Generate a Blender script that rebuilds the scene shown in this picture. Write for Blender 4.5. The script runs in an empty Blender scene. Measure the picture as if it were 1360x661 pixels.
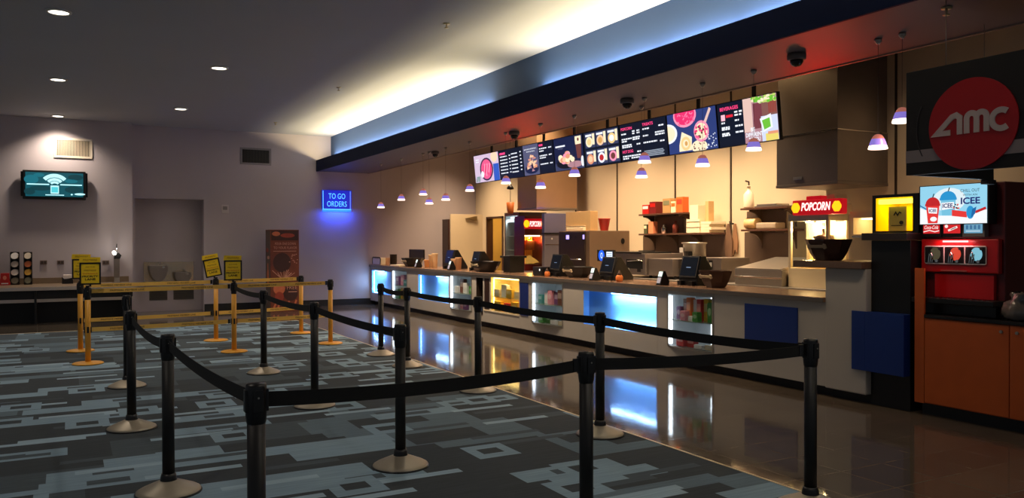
import bpy, bmesh, math, random
from mathutils import Vector, Matrix
rnd = random.Random(7)
# lamp strengths
CAN_E, COVE_E, PEND_E, BOX_E, CASE_E, WARM_E, MENU_E, POP_E, POP_L, KIT_E, EXPO = 140, 19, 62, 12.0, 8.0, 8.0, 1.15, 1.2, 24.0, 78, 0.0
RED_E = 2.6
BOX_L = 10.0
SC = bpy.context.scene
COL = SC.collection
# ------------------------------------------------------------------ camera calibration
F, VPX, HY, CX, CY, H = 1080.0, 90.0, 322.0, 680.0, 330.5, 1.57
ROLL = 0.002
def _v(x, y): return Vector((x - CX, CY - y, -F))
_Y = _v(VPX, HY).normalized()
_Z = _v(CX, HY - ROLL * (CX - VPX)).cross(_Y).normalized()
if _Z.y < 0: _Z = -_Z
_X = _Y.cross(_Z)
R = Matrix((_X, _Y, _Z))
EYE = Vector((0, 0, H))
def at(px, py, X=None, Y=None, z=None):
    "world point seen at a photo pixel on a plane of constant X, Y or z"
    d = R @ _v(px, py)
    t = X / d.x if X is not None else Y / d.y if Y is not None else (z - H) / d.z
    return EYE + d * t
def Yat(px, X, py=330): return at(px, py, X=X).y
def Xat(px, Y, py=330): return at(px, py, Y=Y).x
cam = bpy.data.objects.new('camera', bpy.data.cameras.new('camera'))
COL.objects.link(cam); SC.camera = cam
cam.data.sensor_fit = 'HORIZONTAL'; cam.data.sensor_width = 36.0; cam.data.lens = 36.0 * F / 1360
cam.data.clip_start = 0.05
cam.matrix_world = Matrix.Translation(EYE) @ R.to_4x4()

# ------------------------------------------------------------------ materials
def lin(c):
    o = []
    for v in c:
        v /= 255.0
        o.append(v / 12.92 if v <= 0.04045 else ((v + 0.055) / 1.055) ** 2.4)
    return (*o, 1.0)
MATS = {}
def mat(name, col, rough=0.6, metal=0.0, emit=0.0, var=0.0, vscale=8.0, spec=0.5, trans=0.0, ecol=None, bump=0.0, alpha=1.0):
    if name in MATS: return MATS[name]
    m = bpy.data.materials.new(name); m.use_nodes = True
    nt = m.node_tree; b = nt.nodes['Principled BSDF']
    c = lin(col)
    b.inputs['Base Color'].default_value = c
    b.inputs['Roughness'].default_value = rough
    b.inputs['Metallic'].default_value = metal
    b.inputs['Specular IOR Level'].default_value = spec
    if trans: b.inputs['Transmission Weight'].default_value = trans
    if alpha < 1: b.inputs['Alpha'].default_value = alpha
    if emit:
        b.inputs['Emission Color'].default_value = lin(ecol or col)
        b.inputs['Emission Strength'].default_value = emit
    if var or bump:
        tc = nt.nodes.new('ShaderNodeTexCoord'); ns = nt.nodes.new('ShaderNodeTexNoise')
        ns.inputs['Scale'].default_value = vscale; ns.inputs['Detail'].default_value = 4
        nt.links.new(tc.outputs['Object'], ns.inputs['Vector'])
        if var:
            mx = nt.nodes.new('ShaderNodeMix'); mx.data_type = 'RGBA'
            mx.inputs['A'].default_value = tuple(v * (1 - var) for v in c[:3]) + (1,)
            mx.inputs['B'].default_value = tuple(min(1, v * (1 + var)) for v in c[:3]) + (1,)
            nt.links.new(ns.outputs['Fac'], mx.inputs['Factor'])
            nt.links.new(mx.outputs['Result'], b.inputs['Base Color'])
        if bump:
            bp = nt.nodes.new('ShaderNodeBump'); bp.inputs['Strength'].default_value = bump
            nt.links.new(ns.outputs['Fac'], bp.inputs['Height']); nt.links.new(bp.outputs['Normal'], b.inputs['Normal'])
    MATS[name] = m
    return m
def glow(name, col, s=1.0):
    "a surface that gives off light: a screen picture, a tube, a neon letter"
    return mat(name, (8, 8, 8), 0.4, emit=s, ecol=col)
def glass(name, col=(235, 240, 240), a=0.16, rough=0.03):
    if name in MATS: return MATS[name]
    m = bpy.data.materials.new(name); m.use_nodes = True; nt = m.node_tree
    nt.nodes.remove(nt.nodes['Principled BSDF'])
    tr = nt.nodes.new('ShaderNodeBsdfTransparent'); tr.inputs[0].default_value = lin(col)
    gl = nt.nodes.new('ShaderNodeBsdfGlossy'); gl.inputs['Roughness'].default_value = rough
    lw = nt.nodes.new('ShaderNodeLayerWeight'); pw = nt.nodes.new('ShaderNodeMath'); pw.operation = 'POWER'; pw.inputs[1].default_value = 4.0; nt.links.new(lw.outputs['Facing'], pw.inputs[0])
    fr = nt.nodes.new('ShaderNodeMath'); fr.operation = 'MULTIPLY_ADD'; fr.inputs[1].default_value = 0.6; fr.inputs[2].default_value = 0.04; nt.links.new(pw.outputs[0], fr.inputs[0])
    mx = nt.nodes.new('ShaderNodeMixShader')
    nt.links.new(fr.outputs[0], mx.inputs[0]); nt.links.new(tr.outputs[0], mx.inputs[1]); nt.links.new(gl.outputs[0], mx.inputs[2])
    nt.links.new(mx.outputs[0], nt.nodes['Material Output'].inputs[0])
    MATS[name] = m
    return m

# ------------------------------------------------------------------ mesh helpers
class Fr:
    "a flat 2-D frame standing in the room: origin, right, up, normal"
    def __init__(s, o, r, u): s.o = Vector(o); s.r = Vector(r).normalized(); s.u = Vector(u).normalized(); s.n = s.r.cross(s.u)
    def p(s, x, y, d=0.0): return s.o + s.r * x + s.u * y + s.n * d
def FX(X, Y, z): return Fr((X, Y, z), (0, -1, 0), (0, 0, 1))      # faces -X (the lobby)
def FY(X, Y, z): return Fr((X, Y, z), (1, 0, 0), (0, 0, 1))       # faces -Y (the camera end)
TXT = {}
class M:
    def __init__(s): s.bm = bmesh.new(); s.mats = []
    def mi(s, m):
        if m not in s.mats: s.mats.append(m)
        return s.mats.index(m)
    def add(s, vs, fs, m, smooth=False):
        k = s.mi(m); b = [s.bm.verts.new(v) for v in vs]; out = []
        for f in fs:
            try:
                g = s.bm.faces.new([b[i] for i in f]); g.material_index = k; g.smooth = smooth; out.append(g)
            except ValueError: pass
        return b, out
    def box(s, x0, x1, y0, y1, z0, z1, m, bev=0.0):
        x0, x1 = min(x0, x1), max(x0, x1); y0, y1 = min(y0, y1), max(y0, y1); z0, z1 = min(z0, z1), max(z0, z1)
        vs = [(x, y, z) for x in (x0, x1) for y in (y0, y1) for z in (z0, z1)]
        b, f = s.add(vs, [(0, 1, 3, 2), (4, 6, 7, 5), (0, 4, 5, 1), (2, 3, 7, 6), (0, 2, 6, 4), (1, 5, 7, 3)], m)
        if bev: s._bev(f, bev, m)
        return s
    def _bev(s, faces, w, m):
        e = list({e for f in faces for e in f.edges})
        r = bmesh.ops.bevel(s.bm, geom=e, offset=w, segments=2, affect='EDGES', profile=0.6)
        for f in r['faces']: f.material_index = s.mi(m)
    def cyl(s, p0, p1, r0, r1=None, m=None, n=16, cap=True):
        r1 = r0 if r1 is None else r1; p0, p1 = Vector(p0), Vector(p1)
        w = (p1 - p0).normalized(); a = w.orthogonal().normalized(); b = w.cross(a)
        vs = []
        for p, r in ((p0, r0), (p1, r1)):
            for i in range(n):
                t = 2 * math.pi * i / n; vs.append(p + (a * math.cos(t) + b * math.sin(t)) * r)
        bv, _ = s.add(vs, [(i, (i + 1) % n, n + (i + 1) % n, n + i) for i in range(n)], m, True)
        if cap:
            k = s.mi(m)
            for idx in (list(range(n))[::-1], list(range(n, 2 * n))):
                f = s.bm.faces.new([bv[i] for i in idx]); f.material_index = k
        return s
    def tube(s, path, r, m, n=8):
        path = [Vector(p) for p in path]; vs = []
        ref = None
        for i, p in enumerate(path):
            t = (path[min(i + 1, len(path) - 1)] - path[max(i - 1, 0)]).normalized()
            if ref is None: ref = t.orthogonal().normalized()
            ref = (ref - t * ref.dot(t)).normalized(); b = t.cross(ref)
            rr = r[i] if isinstance(r, (list, tuple)) else r
            for k in range(n):
                a = 2 * math.pi * k / n; vs.append(p + (ref * math.cos(a) + b * math.sin(a)) * rr)
        fs = [(i * n + k, i * n + (k + 1) % n, (i + 1) * n + (k + 1) % n, (i + 1) * n + k) for i in range(len(path) - 1) for k in range(n)]
        bv, _ = s.add(vs, fs, m, True); kk = s.mi(m)
        for idx in (list(range(n))[::-1], list(range(len(vs) - n, len(vs)))):
            f = s.bm.faces.new([bv[i] for i in idx]); f.material_index = kk
        return s
    def lathe(s, prof, c, m, n=24, closed=True):
        vs = []; c = Vector(c)
        for r, z in prof:
            for i in range(n):
                t = 2 * math.pi * i / n; vs.append(c + Vector((r * math.cos(t), r * math.sin(t), z)))
        fs = [(j * n + i, j * n + (i + 1) % n, (j + 1) * n + (i + 1) % n, (j + 1) * n + i) for j in range(len(prof) - 1) for i in range(n)]
        bv, _ = s.add(vs, fs, m, True); k = s.mi(m)
        if closed:
            for j, rev in ((0, True), (len(prof) - 1, False)):
                if prof[j][0] > 1e-5:
                    idx = [j * n + i for i in range(n)]
                    f = s.bm.faces.new([bv[i] for i in (idx[::-1] if rev else idx)]); f.material_index = k
        return s
    def prism(s, poly, fr, d0, d1, m, bev=0.0):
        n = len(poly)
        vs = [fr.p(x, y, d1) for x, y in poly] + [fr.p(x, y, d0) for x, y in poly]
        fs = [tuple(range(n)), tuple(range(2 * n - 1, n - 1, -1))] + [(i, n + i, n + (i + 1) % n, (i + 1) % n) for i in range(n)]
        _, f = s.add(vs, fs, m)
        if bev: s._bev(f, bev, m)
        return s
    def rect(s, fr, x0, x1, y0, y1, m, d=0.002, t=0.0015):
        return s.prism([(x0, y0), (x1, y0), (x1, y1), (x0, y1)], fr, d - t, d, m)
    def disc(s, fr, x, y, rx, ry, m, d=0.002, n=20, t=0.0015, a0=0, a1=360, rot=0):
        pts = []
        full = a1 - a0 >= 360
        for i in range(n if full else n + 1):
            a = math.radians(a0 + (a1 - a0) * i / n); X, Y = rx * math.cos(a), ry * math.sin(a)
            c, q = math.cos(math.radians(rot)), math.sin(math.radians(rot))
            pts.append((x + X * c - Y * q, y + X * q + Y * c))
        return s.prism(pts, fr, d - t, d, m)
    def stroke(s, pts, w, fr, m, d=0.002, t=0.0015, closed=False):
        "a flat ribbon of width w following 2-D points"
        P = []
        for p in pts:
            if not P or (Vector(p) - P[-1]).length > 1e-5: P.append(Vector(p))
        n = len(P); L = []; Rr = []
        for i in range(n):
            a = P[(i - 1) % n] if (closed or i > 0) else P[i]; b = P[(i + 1) % n] if (closed or i < n - 1) else P[i]
            t1 = (P[i] - a).normalized() if (P[i] - a).length else None; t2 = (b - P[i]).normalized() if (b - P[i]).length else None
            t1 = t1 or t2; t2 = t2 or t1
            nn = Vector((-(t1 + t2).y, (t1 + t2).x))
            if nn.length < 1e-6: nn = Vector((-t1.y, t1.x))
            nn.normalize(); k = max(0.4, nn.dot(Vector((-t1.y, t1.x))))
            L.append(P[i] + nn * (w / 2 / k)); Rr.append(P[i] - nn * (w / 2 / k))
        vs = [fr.p(*p, d) for p in L] + [fr.p(*p, d) for p in Rr] + [fr.p(*p, d - t) for p in L] + [fr.p(*p, d - t) for p in Rr]
        fs = []
        for i in range(n if closed else n - 1):
            j = (i + 1) % n
            fs += [(n + i, n + j, j, i), (2 * n + i, 2 * n + j, 3 * n + j, 3 * n + i), (i, j, 2 * n + j, 2 * n + i), (n + j, n + i, 3 * n + i, 3 * n + j)]
        if not closed: fs += [(0, 2 * n, 3 * n, n), (n - 1, 2 * n - 1, 4 * n - 1, 3 * n - 1)]
        s.add(vs, fs, m); return s
    def text(s, t, fr, x, y, h, m, d=0.003, align='LEFT', w=None, shear=0.0, bold=0.0, ext=0.001):
        "lettering; h = capital height, w = total width to fit"
        key = (t, shear, bold)
        if key not in TXT:
            cu = bpy.data.curves.new('t', 'FONT'); cu.body = t; cu.size = 1; cu.shear = shear; cu.offset = bold; cu.resolution_u = 3; cu.fill_mode = 'FRONT'
            o = bpy.data.objects.new('t', cu); COL.objects.link(o)
            dg = bpy.context.evaluated_depsgraph_get(); me = bpy.data.meshes.new_from_object(o.evaluated_get(dg))
            TXT[key] = ([v.co.copy() for v in me.vertices], [tuple(p.vertices) for p in me.polygons])
            bpy.data.objects.remove(o); bpy.data.curves.remove(cu); bpy.data.meshes.remove(me)
        vs, fs = TXT[key]
        if not vs: return s
        x0, x1 = min(v.x for v in vs), max(v.x for v in vs); k = h / 0.69
        kx = k if w is None else w / (x1 - x0)
        ox = {'LEFT': 0, 'CENTER': -(x1 - x0) * kx / 2, 'RIGHT': -(x1 - x0) * kx}[align]
        s.add([fr.p(x + ox + (v.x - x0) * kx, y + v.y * k, d) for v in vs], fs, m)
        return s
    def build(s, name, parent=None, origin=None):
        bmesh.ops.recalc_face_normals(s.bm, faces=[f for f in s.bm.faces if not f.tag])
        if parent is None:
            if origin is None:
                xs = [v.co for v in s.bm.verts]
                origin = Vector(((min(p.x for p in xs) + max(p.x for p in xs)) / 2, (min(p.y for p in xs) + max(p.y for p in xs)) / 2, min(p.z for p in xs)))
            base = Vector(origin)
        else: base = WL[parent.name]
        for v in s.bm.verts: v.co -= base
        me = bpy.data.meshes.new(name); s.bm.to_mesh(me); s.bm.free()
        for m in s.mats: me.materials.append(m)
        o = bpy.data.objects.new(name, me); COL.objects.link(o)
        if parent is None: o.location = base
        else: o.parent = parent
        WL[o.name] = base
        return o
WL = {}
def thing(name, label, cat, loc=(0, 0, 0), group=None):
    o = bpy.data.objects.new(name, None); COL.objects.link(o); o.location = loc; o.empty_display_size = 0.1
    o['label'] = label; o['category'] = cat
    if group: o['group'] = group
    WL[o.name] = Vector(loc)
    return o
def tag(o, label, cat, group=None):
    o['label'] = label; o['category'] = cat
    if group: o['group'] = group
    return o
def struct(o): o['kind'] = 'structure'; return o
def dup(root, loc, rz=0.0, label=None, group=None):
    r = root.copy(); COL.objects.link(r); r.location = loc; r.rotation_euler = (0, 0, rz)
    if label: r['label'] = label
    if group: r['group'] = group
    for ch in list(root.children):
        c = ch.copy(); COL.objects.link(c); c.parent = r
        for g in list(ch.children):
            e = g.copy(); COL.objects.link(e); e.parent = c
    return r
def lamp(name, kind, loc, energy, col=(255, 255, 255), size=0.1, sizey=None, aim=None, spot=None, blend=0.5, spread=None):
    l = bpy.data.lights.new(name, kind); l.energy = energy; l.color = lin(col)[:3]
    if kind == 'AREA':
        l.size = size
        if sizey: l.shape = 'RECTANGLE'; l.size_y = sizey
        if spread: l.spread = math.radians(spread)
    else: l.shadow_soft_size = size
    if kind == 'SPOT': l.spot_size = math.radians(spot or 90); l.spot_blend = blend
    o = bpy.data.objects.new(name, l); COL.objects.link(o); o.location = loc
    if aim is not None: o.rotation_euler = (Vector(aim) - Vector(loc)).to_track_quat('-Z', 'Y').to_euler()
    return o

# ------------------------------------------------------------------ palette
wall_paint = mat('lobby_wall_paint', (178, 168, 172), 0.75, var=0.05, vscale=1.5)
kitchen_paint = mat('kitchen_wall_paint', (205, 188, 160), 0.6, var=0.04, vscale=1.2)
ceil_paint = mat('ceiling_paint', (168, 169, 176), 0.7, var=0.05, vscale=0.7)
cove_paint = mat('cove_wall_paint', (58, 84, 122), 0.7, var=0.04, vscale=1.0)
navy_paint = mat('fascia_navy_paint', (16, 26, 58), 0.7, var=0.06, vscale=1.0, spec=0.08)
soffit_paint = mat('soffit_paint', (104, 95, 100), 0.55, var=0.05, vscale=0.8, spec=0.25)
dark_base = mat('dark_baseboard', (22, 22, 26), 0.5, var=0.1)
black_plastic = mat('black_plastic', (16, 15, 16), 0.38, var=0.12)
black_matte = mat('black_matte', (10, 10, 11), 0.7, var=0.1)
black_steel = mat('black_powder_coat', (16, 14, 14), 0.5, var=0.1, vscale=20)
webbing = mat('black_webbing', (15, 15, 16), 0.85, var=0.2, vscale=60)
base_metal = mat('cast_base_metal', (160, 150, 132), 0.42, 0.35, var=0.12, vscale=9)
yellow_paint = mat('yellow_post_paint', (224, 160, 52), 0.42, var=0.06, vscale=10)
yellow_web = mat('yellow_webbing', (236, 190, 92), 0.8, var=0.06, vscale=40)
sign_yellow = mat('yellow_sign_paper', (246, 208, 24), 0.5, var=0.03)
ink = mat('black_ink', (24, 20, 14), 0.7)
ink_brown = mat('faded_ink', (150, 104, 18), 0.7)
steel = mat('brushed_stainless', (172, 166, 158), 0.34, 0.85, var=0.08, vscale=5)
steel_dark = mat('dark_stainless', (140, 130, 124), 0.42, 0.8, var=0.1, vscale=5)
chrome = mat('polished_chrome', (210, 208, 205), 0.12, 1.0)
white_plastic = mat('white_plastic', (226, 222, 216), 0.5)
counter_face = mat('counter_laminate', (184, 180, 174), 0.5, var=0.05, vscale=3)
worktop_mat = mat('worktop_stone', (150, 118, 96), 0.22, var=0.2, vscale=40)
edge_metal = mat('worktop_edge_metal', (120, 112, 106), 0.35, 0.5, var=0.06)
blue_lam = mat('blue_laminate', (6, 48, 128), 0.4, var=0.05)
black_lam = mat('black_laminate', (12, 11, 13), 0.4, var=0.1)
wood = mat('orange_cherry_laminate', (196, 92, 34), 0.42, var=0.12, vscale=6)
brown_top = mat('brown_stone_top', (124, 104, 82), 0.4, var=0.15, vscale=30)
grey_edge = mat('grey_edge_strip', (176, 168, 162), 0.45, var=0.05)
cardboard = mat('cardboard', (200, 164, 112), 0.8, var=0.06)
cream_card = mat('cream_card', (236, 220, 188), 0.75, var=0.04)
red_plastic = mat('red_plastic', (186, 26, 20), 0.4, var=0.05)
maroon = mat('maroon_enamel', (92, 16, 20), 0.35, var=0.08)
red_enamel = mat('red_enamel', (178, 18, 22), 0.3, var=0.05)
orange_card = mat('orange_card', (226, 104, 40), 0.6, var=0.08)
wht = mat('white_print', (236, 232, 226), 0.6)
clear = glass('clear_glass')
tube_white = glow('white_tube', (225, 240, 255), 5.0)
# ================================================================== THE ROOM
W = bpy.data.worlds.new('world'); SC.world = W; W.use_nodes = True
W.node_tree.nodes['Background'].inputs[0].default_value = (0.85, 0.92, 1.0, 1)
W.node_tree.nodes['Background'].inputs[1].default_value = 0.13
YF, XB, ZC, ZS = 19.8, 9.7, 4.17, 3.3
XV = 5.72

def carpet_material():
    m = bpy.data.materials.new('patchwork_carpet'); m.use_nodes = True; nt = m.node_tree; N = nt.nodes; L = nt.links
    b = N['Principled BSDF']; b.inputs['Roughness'].default_value = 0.95; b.inputs['Specular IOR Level'].default_value = 0.15
    tc = N.new('ShaderNodeTexCoord'); sp = N.new('ShaderNodeSeparateXYZ'); L.new(tc.outputs['Object'], sp.inputs[0])
    def mth(op, a, c=None):
        n = N.new('ShaderNodeMath'); n.operation = op
        for i, v in enumerate((a, c)):
            if v is None: continue
            if isinstance(v, (int, float)): n.inputs[i].default_value = v
            else: L.new(v, n.inputs[i])
        return n.outputs[0]
    def layer(w, h, seed):
        yy = mth('ADD', mth('DIVIDE', sp.outputs['Y'], h), seed * 3.37); row = mth('FLOOR', yy)
        wn = N.new('ShaderNodeTexWhiteNoise'); wn.noise_dimensions = '1D'; L.new(mth('ADD', row, seed * 17.3), wn.inputs['W'])
        xx = mth('ADD', mth('DIVIDE', sp.outputs['X'], w), mth('MULTIPLY', wn.outputs['Value'], 9.0)); col = mth('FLOOR', xx)
        cb = N.new('ShaderNodeCombineXYZ'); L.new(col, cb.inputs[0]); L.new(row, cb.inputs[1]); cb.inputs[2].default_value = seed
        w2 = N.new('ShaderNodeTexWhiteNoise'); w2.noise_dimensions = '3D'; L.new(cb.outputs[0], w2.inputs['Vector'])
        return w2.outputs['Value'], mth('SUBTRACT', xx, col), mth('SUBTRACT', yy, row)
    def mix(f, a, c):
        n = N.new('ShaderNodeMix'); n.data_type = 'RGBA'; L.new(f, n.inputs['Factor'])
        for k, v in (('A', a), ('B', c)):
            if isinstance(v, tuple): n.inputs[k].default_value = v
            else: L.new(v, n.inputs[k])
        return n.outputs['Result']
    def inside(fx, fy, a, c):
        return mth('MULTIPLY', mth('LESS_THAN', mth('ABSOLUTE', mth('SUBTRACT', fx, 0.5)), a), mth('LESS_THAN', mth('ABSOLUTE', mth('SUBTRACT', fy, 0.5)), c))
    DK, DM, MD, LT, LL = (lin(c) for c in ((56, 62, 67), (68, 78, 85), (86, 102, 113), (114, 136, 151), (132, 154, 169)))
    v1, fx1, fy1 = layer(1.45, 0.74, 1.0)
    c = mix(mth('GREATER_THAN', v1, 0.40), DK, DM); c = mix(mth('GREATER_THAN', v1, 0.72), c, MD)
    inn = mth('MULTIPLY', inside(fx1, fy1, 0.22, 0.24), mth('GREATER_THAN', v1, 0.60)); c = mix(inn, c, DK)
    v2, fx2, fy2 = layer(0.8, 0.25, 2.0)
    c = mix(mth('GREATER_THAN', v2, 0.78), c, LT)
    c = mix(mth('LESS_THAN', v2, 0.16), c, DK)
    inn = mth('MULTIPLY', inside(fx2, fy2, 0.16, 0.22), mth('GREATER_THAN', v2, 0.90)); c = mix(inn, c, DM)
    v3, fx3, fy3 = layer(0.62, 0.085, 3.0)
    c = mix(mth('GREATER_THAN', v3, 0.945), c, LL); c = mix(mth('LESS_THAN', v3, 0.05), c, DM)
    v4, fx4, fy4 = layer(0.34, 0.36, 4.0)
    c = mix(mth('GREATER_THAN', v4, 0.93), c, LT); c = mix(mth('MULTIPLY', inside(fx4, fy4, 0.25, 0.2), mth('GREATER_THAN', v4, 0.93)), c, DK)
    ns = N.new('ShaderNodeTexNoise'); ns.inputs['Scale'].default_value = 1.0; ns.inputs['Detail'].default_value = 6
    mp = N.new('ShaderNodeMapping'); mp.inputs['Scale'].default_value = (3, 60, 1); L.new(tc.outputs['Object'], mp.inputs[0]); L.new(mp.outputs[0], ns.inputs['Vector'])
    mu = N.new('ShaderNodeMix'); mu.data_type = 'RGBA'; mu.blend_type = 'MULTIPLY'; mu.inputs['Factor'].default_value = 0.55
    L.new(c, mu.inputs['A']); L.new(ns.outputs['Fac'], mu.inputs['B'])
    mr = N.new('ShaderNodeMix'); mr.data_type = 'RGBA'; mr.blend_type = 'MULTIPLY'; mr.inputs['Factor'].default_value = 1; L.new(mu.outputs['Result'], mr.inputs['A']); mr.inputs['B'].default_value = (1.7, 1.7, 1.7, 1)
    mr.clamp_result = False
    L.new(mr.outputs['Result'], b.inputs['Base Color'])
    return m
def tile_material():
    m = bpy.data.materials.new('polished_tile'); m.use_nodes = True; nt = m.node_tree; N = nt.nodes; L = nt.links
    b = N['Principled BSDF']
    tc = N.new('ShaderNodeTexCoord')
    br = N.new('ShaderNodeTexBrick'); br.offset = 0.0; br.squash = 1.0
    br.inputs['Color1'].default_value = lin((98, 88, 76)); br.inputs['Color2'].default_value = lin((86, 77, 68)); br.inputs['Mortar'].default_value = lin((112, 100, 88))
    br.inputs['Scale'].default_value = 1; br.inputs['Brick Width'].default_value = 0.42; br.inputs['Row Height'].default_value = 0.42; br.inputs['Mortar Size'].default_value = 0.004
    L.new(tc.outputs['Object'], br.inputs['Vector'])
    ns = N.new('ShaderNodeTexNoise'); ns.inputs['Scale'].default_value = 5; ns.inputs['Detail'].default_value = 5; L.new(tc.outputs['Object'], ns.inputs['Vector'])
    mx = N.new('ShaderNodeMix'); mx.data_type = 'RGBA'; mx.blend_type = 'OVERLAY'; mx.inputs['Factor'].default_value = 0.35
    L.new(br.outputs['Color'], mx.inputs['A']); L.new(ns.outputs['Fac'], mx.inputs['B']); L.new(mx.outputs['Result'], b.inputs['Base Color'])
    rg = N.new('ShaderNodeMapRange'); rg.inputs['To Min'].default_value = 0.05; rg.inputs['To Max'].default_value = 0.10; L.new(ns.outputs['Fac'], rg.inputs['Value']); L.new(rg.outputs[0], b.inputs['Roughness'])
    n2 = N.new('ShaderNodeTexNoise'); n2.inputs['Scale'].default_value = 9; n2.inputs['Detail'].default_value = 2; L.new(tc.outputs['Object'], n2.inputs['Vector'])
    bp = N.new('ShaderNodeBump'); bp.inputs['Strength'].default_value = 0.02; bp.inputs['Distance'].default_value = 0.02; L.new(n2.outputs['Fac'], bp.inputs['Height'])
    bp2 = N.new('ShaderNodeBump'); bp2.inputs['Strength'].default_value = 0.15; bp2.inputs['Distance'].default_value = 0.004; bp2.invert = True
    L.new(br.outputs['Fac'], bp2.inputs['Height']); L.new(bp.outputs['Normal'], bp2.inputs['Normal']); L.new(bp2.outputs['Normal'], b.inputs['Normal'])
    return m
XCARP, YCARP = 4.0, 16.3
O0 = (0, 0, 0)
m = M(); m.box(-7, 10.6, -2, 20.5, -0.1, 0.0, tile_material()); struct(m.build('floor', origin=O0))
m = M(); m.box(-7, XCARP, -2, YCARP, 0.0, 0.008, carpet_material()); o = struct(m.build('floor', origin=O0)); o.name = 'floor_carpet'
strip = mat('carpet_edge_strip', (214, 196, 160), 0.4, 0.3)
m = M(); m.box(XCARP, XCARP + 0.018, -2, YCARP, 0.0, 0.012, strip, 0.003); m.box(-7, XCARP + 0.018, YCARP, YCARP + 0.03, 0.0, 0.012, strip, 0.003); struct(m.build('trim_1', origin=O0))

# ceilings and the soffit with its light cove
m = M(); m.box(-7, XV + .01, -2, 20.5, ZC, ZC + 0.1, ceil_paint); struct(m.build('ceiling', origin=O0))
m = M(); m.box(6.6, 10.6, -2, 20.5, 4.5, 4.6, ceil_paint); o = struct(m.build('ceiling', origin=O0)); o.name = 'ceiling_kitchen'
m = M(); m.box(5.35, 5.38, -2, YF, ZS, 3.57, navy_paint); struct(m.build('trim_2', origin=O0))
m = M(); m.box(XV, XV + .05, -2, YF, 3.44, 4.5, cove_paint); m.box(5.38, XV, -2, YF, 3.44, 3.48, cove_paint); o = struct(m.build('wall_cove', origin=O0))
m = M(); m.box(5.38, 6.65, -2, YF, ZS, ZS + 0.1, soffit_paint); m.box(6.55, 6.65, -2, YF, ZS + 0.1, 4.5, soffit_paint); o = struct(m.build('ceiling', origin=O0)); o.name = 'ceiling_soffit'
lipm = mat('soffit_lip', (150, 128, 112), 0.5)
m = M(); m.box(6.65, 6.68, -2, YF, ZS - 0.012, ZS + 0.05, lipm); struct(m.build('trim_3', origin=O0))

# walls
NX0, NX1, NZ, ND = Xat(180, YF), Xat(271, YF), 2.55, 0.42
XL = 1.24
m = M()
m.box(XL, NX0, YF, YF + 0.6, 0, ZC, wall_paint); m.box(NX0, NX1, YF, YF + 0.6, NZ, ZC, wall_paint); m.box(NX1, XB, YF, YF + 0.6, 0, 4.5, wall_paint)
m.box(NX0, NX1, YF + ND, YF + 0.6, 0, NZ, wall_paint)
struct(m.build('wall_far', origin=O0))
m = M(); m.box(-7, XL, YF - .28, YF + 0.6, 0, ZC, wall_paint); o = struct(m.build('wall_left', origin=O0))
DY1, DY0, DZ = Yat(647, XB), Yat(669, XB), 2.22
m = M(); m.box(XB, XB + 0.15, -2, DY0, 0, 4.5, kitchen_paint); m.box(XB, XB + 0.15, DY0, DY1, DZ, 4.5, kitchen_paint); m.box(XB, XB + 0.15, DY1, YF + 0.6, 0, 4.5, kitchen_paint)
struct(m.build('wall_back', origin=O0))
passage = mat('passage_wall_paint', (226, 200, 130), 0.7, var=0.05)
m = M(); m.box(10.45, 10.55, DY0 - 0.6, DY1 + 0.7, 0, 2.7, passage); m.box(XB + 0.15, 10.55, DY1 + 0.6, DY1 + 0.7, 0, 2.7, passage); m.box(XB + 0.15, 10.55, DY0 - 0.7, DY0 - 0.6, 0, 2.7, passage); m.box(XB + 0.15, 10.55, DY0 - 0.7, DY1 + 0.7, 2.6, 2.7, passage)
struct(m.build('wall_passage', origin=O0))
m = M(); m.box(NX1, 6.9, YF - 0.015, YF, 0, 0.15, dark_base); struct(m.build('baseboard_far', origin=O0))
# thin dark joint strips between the kitchen wall panels
joint = mat('panel_joint', (52, 40, 30), 0.5)
for i, (px, z0) in enumerate(((820, 1.1), (897, 1.1), (971, 1.1), (1190, 1.1), (765, 1.9))):
    y = Yat(px, XB); m = M(); m.box(XB - 0.012, XB, y - 0.016, y + 0.016, z0, 4.5, joint); struct(m.build('trim_%d' % (4 + i), origin=O0))
# open kitchen door leaf and its dark frame
frame_brown = mat('dark_door_frame', (52, 26, 20), 0.4)
leaf = mat('door_leaf_paint', (206, 188, 158), 0.55, var=0.03)
yl = YF - 0.42
x0, x1 = Xat(598.5, yl), Xat(645, yl)
dr = thing('door_1', 'cream kitchen door leaf swung open against the far wall', 'door', ((x0 + x1) / 2, yl, 0)); dr['kind'] = 'structure'
m = M(); m.box(x0, x1, yl, yl + 0.045, 0.01, at(620, 284.5, Y=yl).z, leaf, 0.004); m.build('door_leaf', dr)
m = M(); cx = Xat(625, yl); cz = at(625, 290, Y=yl).z; m.prism([(-0.16, 0), (0.12, 0.06), (0.17, 0.06), (0.17, -0.05), (0.1, -0.05)], FY(cx, yl, cz), 0, 0.05, mat('door_closer_metal', (120, 100, 66), 0.4, 0.5)); m.build('door_closer', dr)
m = M(); m.cyl((x1 - 0.08, yl, 1.02), (x1 - 0.08, yl - 0.06, 1.02), 0.016, m=steel, n=10); m.tube([(x1 - 0.08, yl - 0.06, 1.02), (x1 - 0.2, yl - 0.06, 1.02)], 0.012, steel); m.build('door_handle', dr)
m = M(); m.box(x0 - 0.05, x0, yl + 0.05, yl + 0.12, 0, 2.16, frame_brown); m.box(x0 - 0.05, x0, yl + 0.12, YF, 0, 2.16, frame_brown); o = struct(m.build('trim_9', origin=O0))
m = M()
for y in (DY0, DY1 - 0.05): m.box(XB - 0.03, XB + 0.15, y, y + 0.05, 0, DZ, frame_brown)
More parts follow.
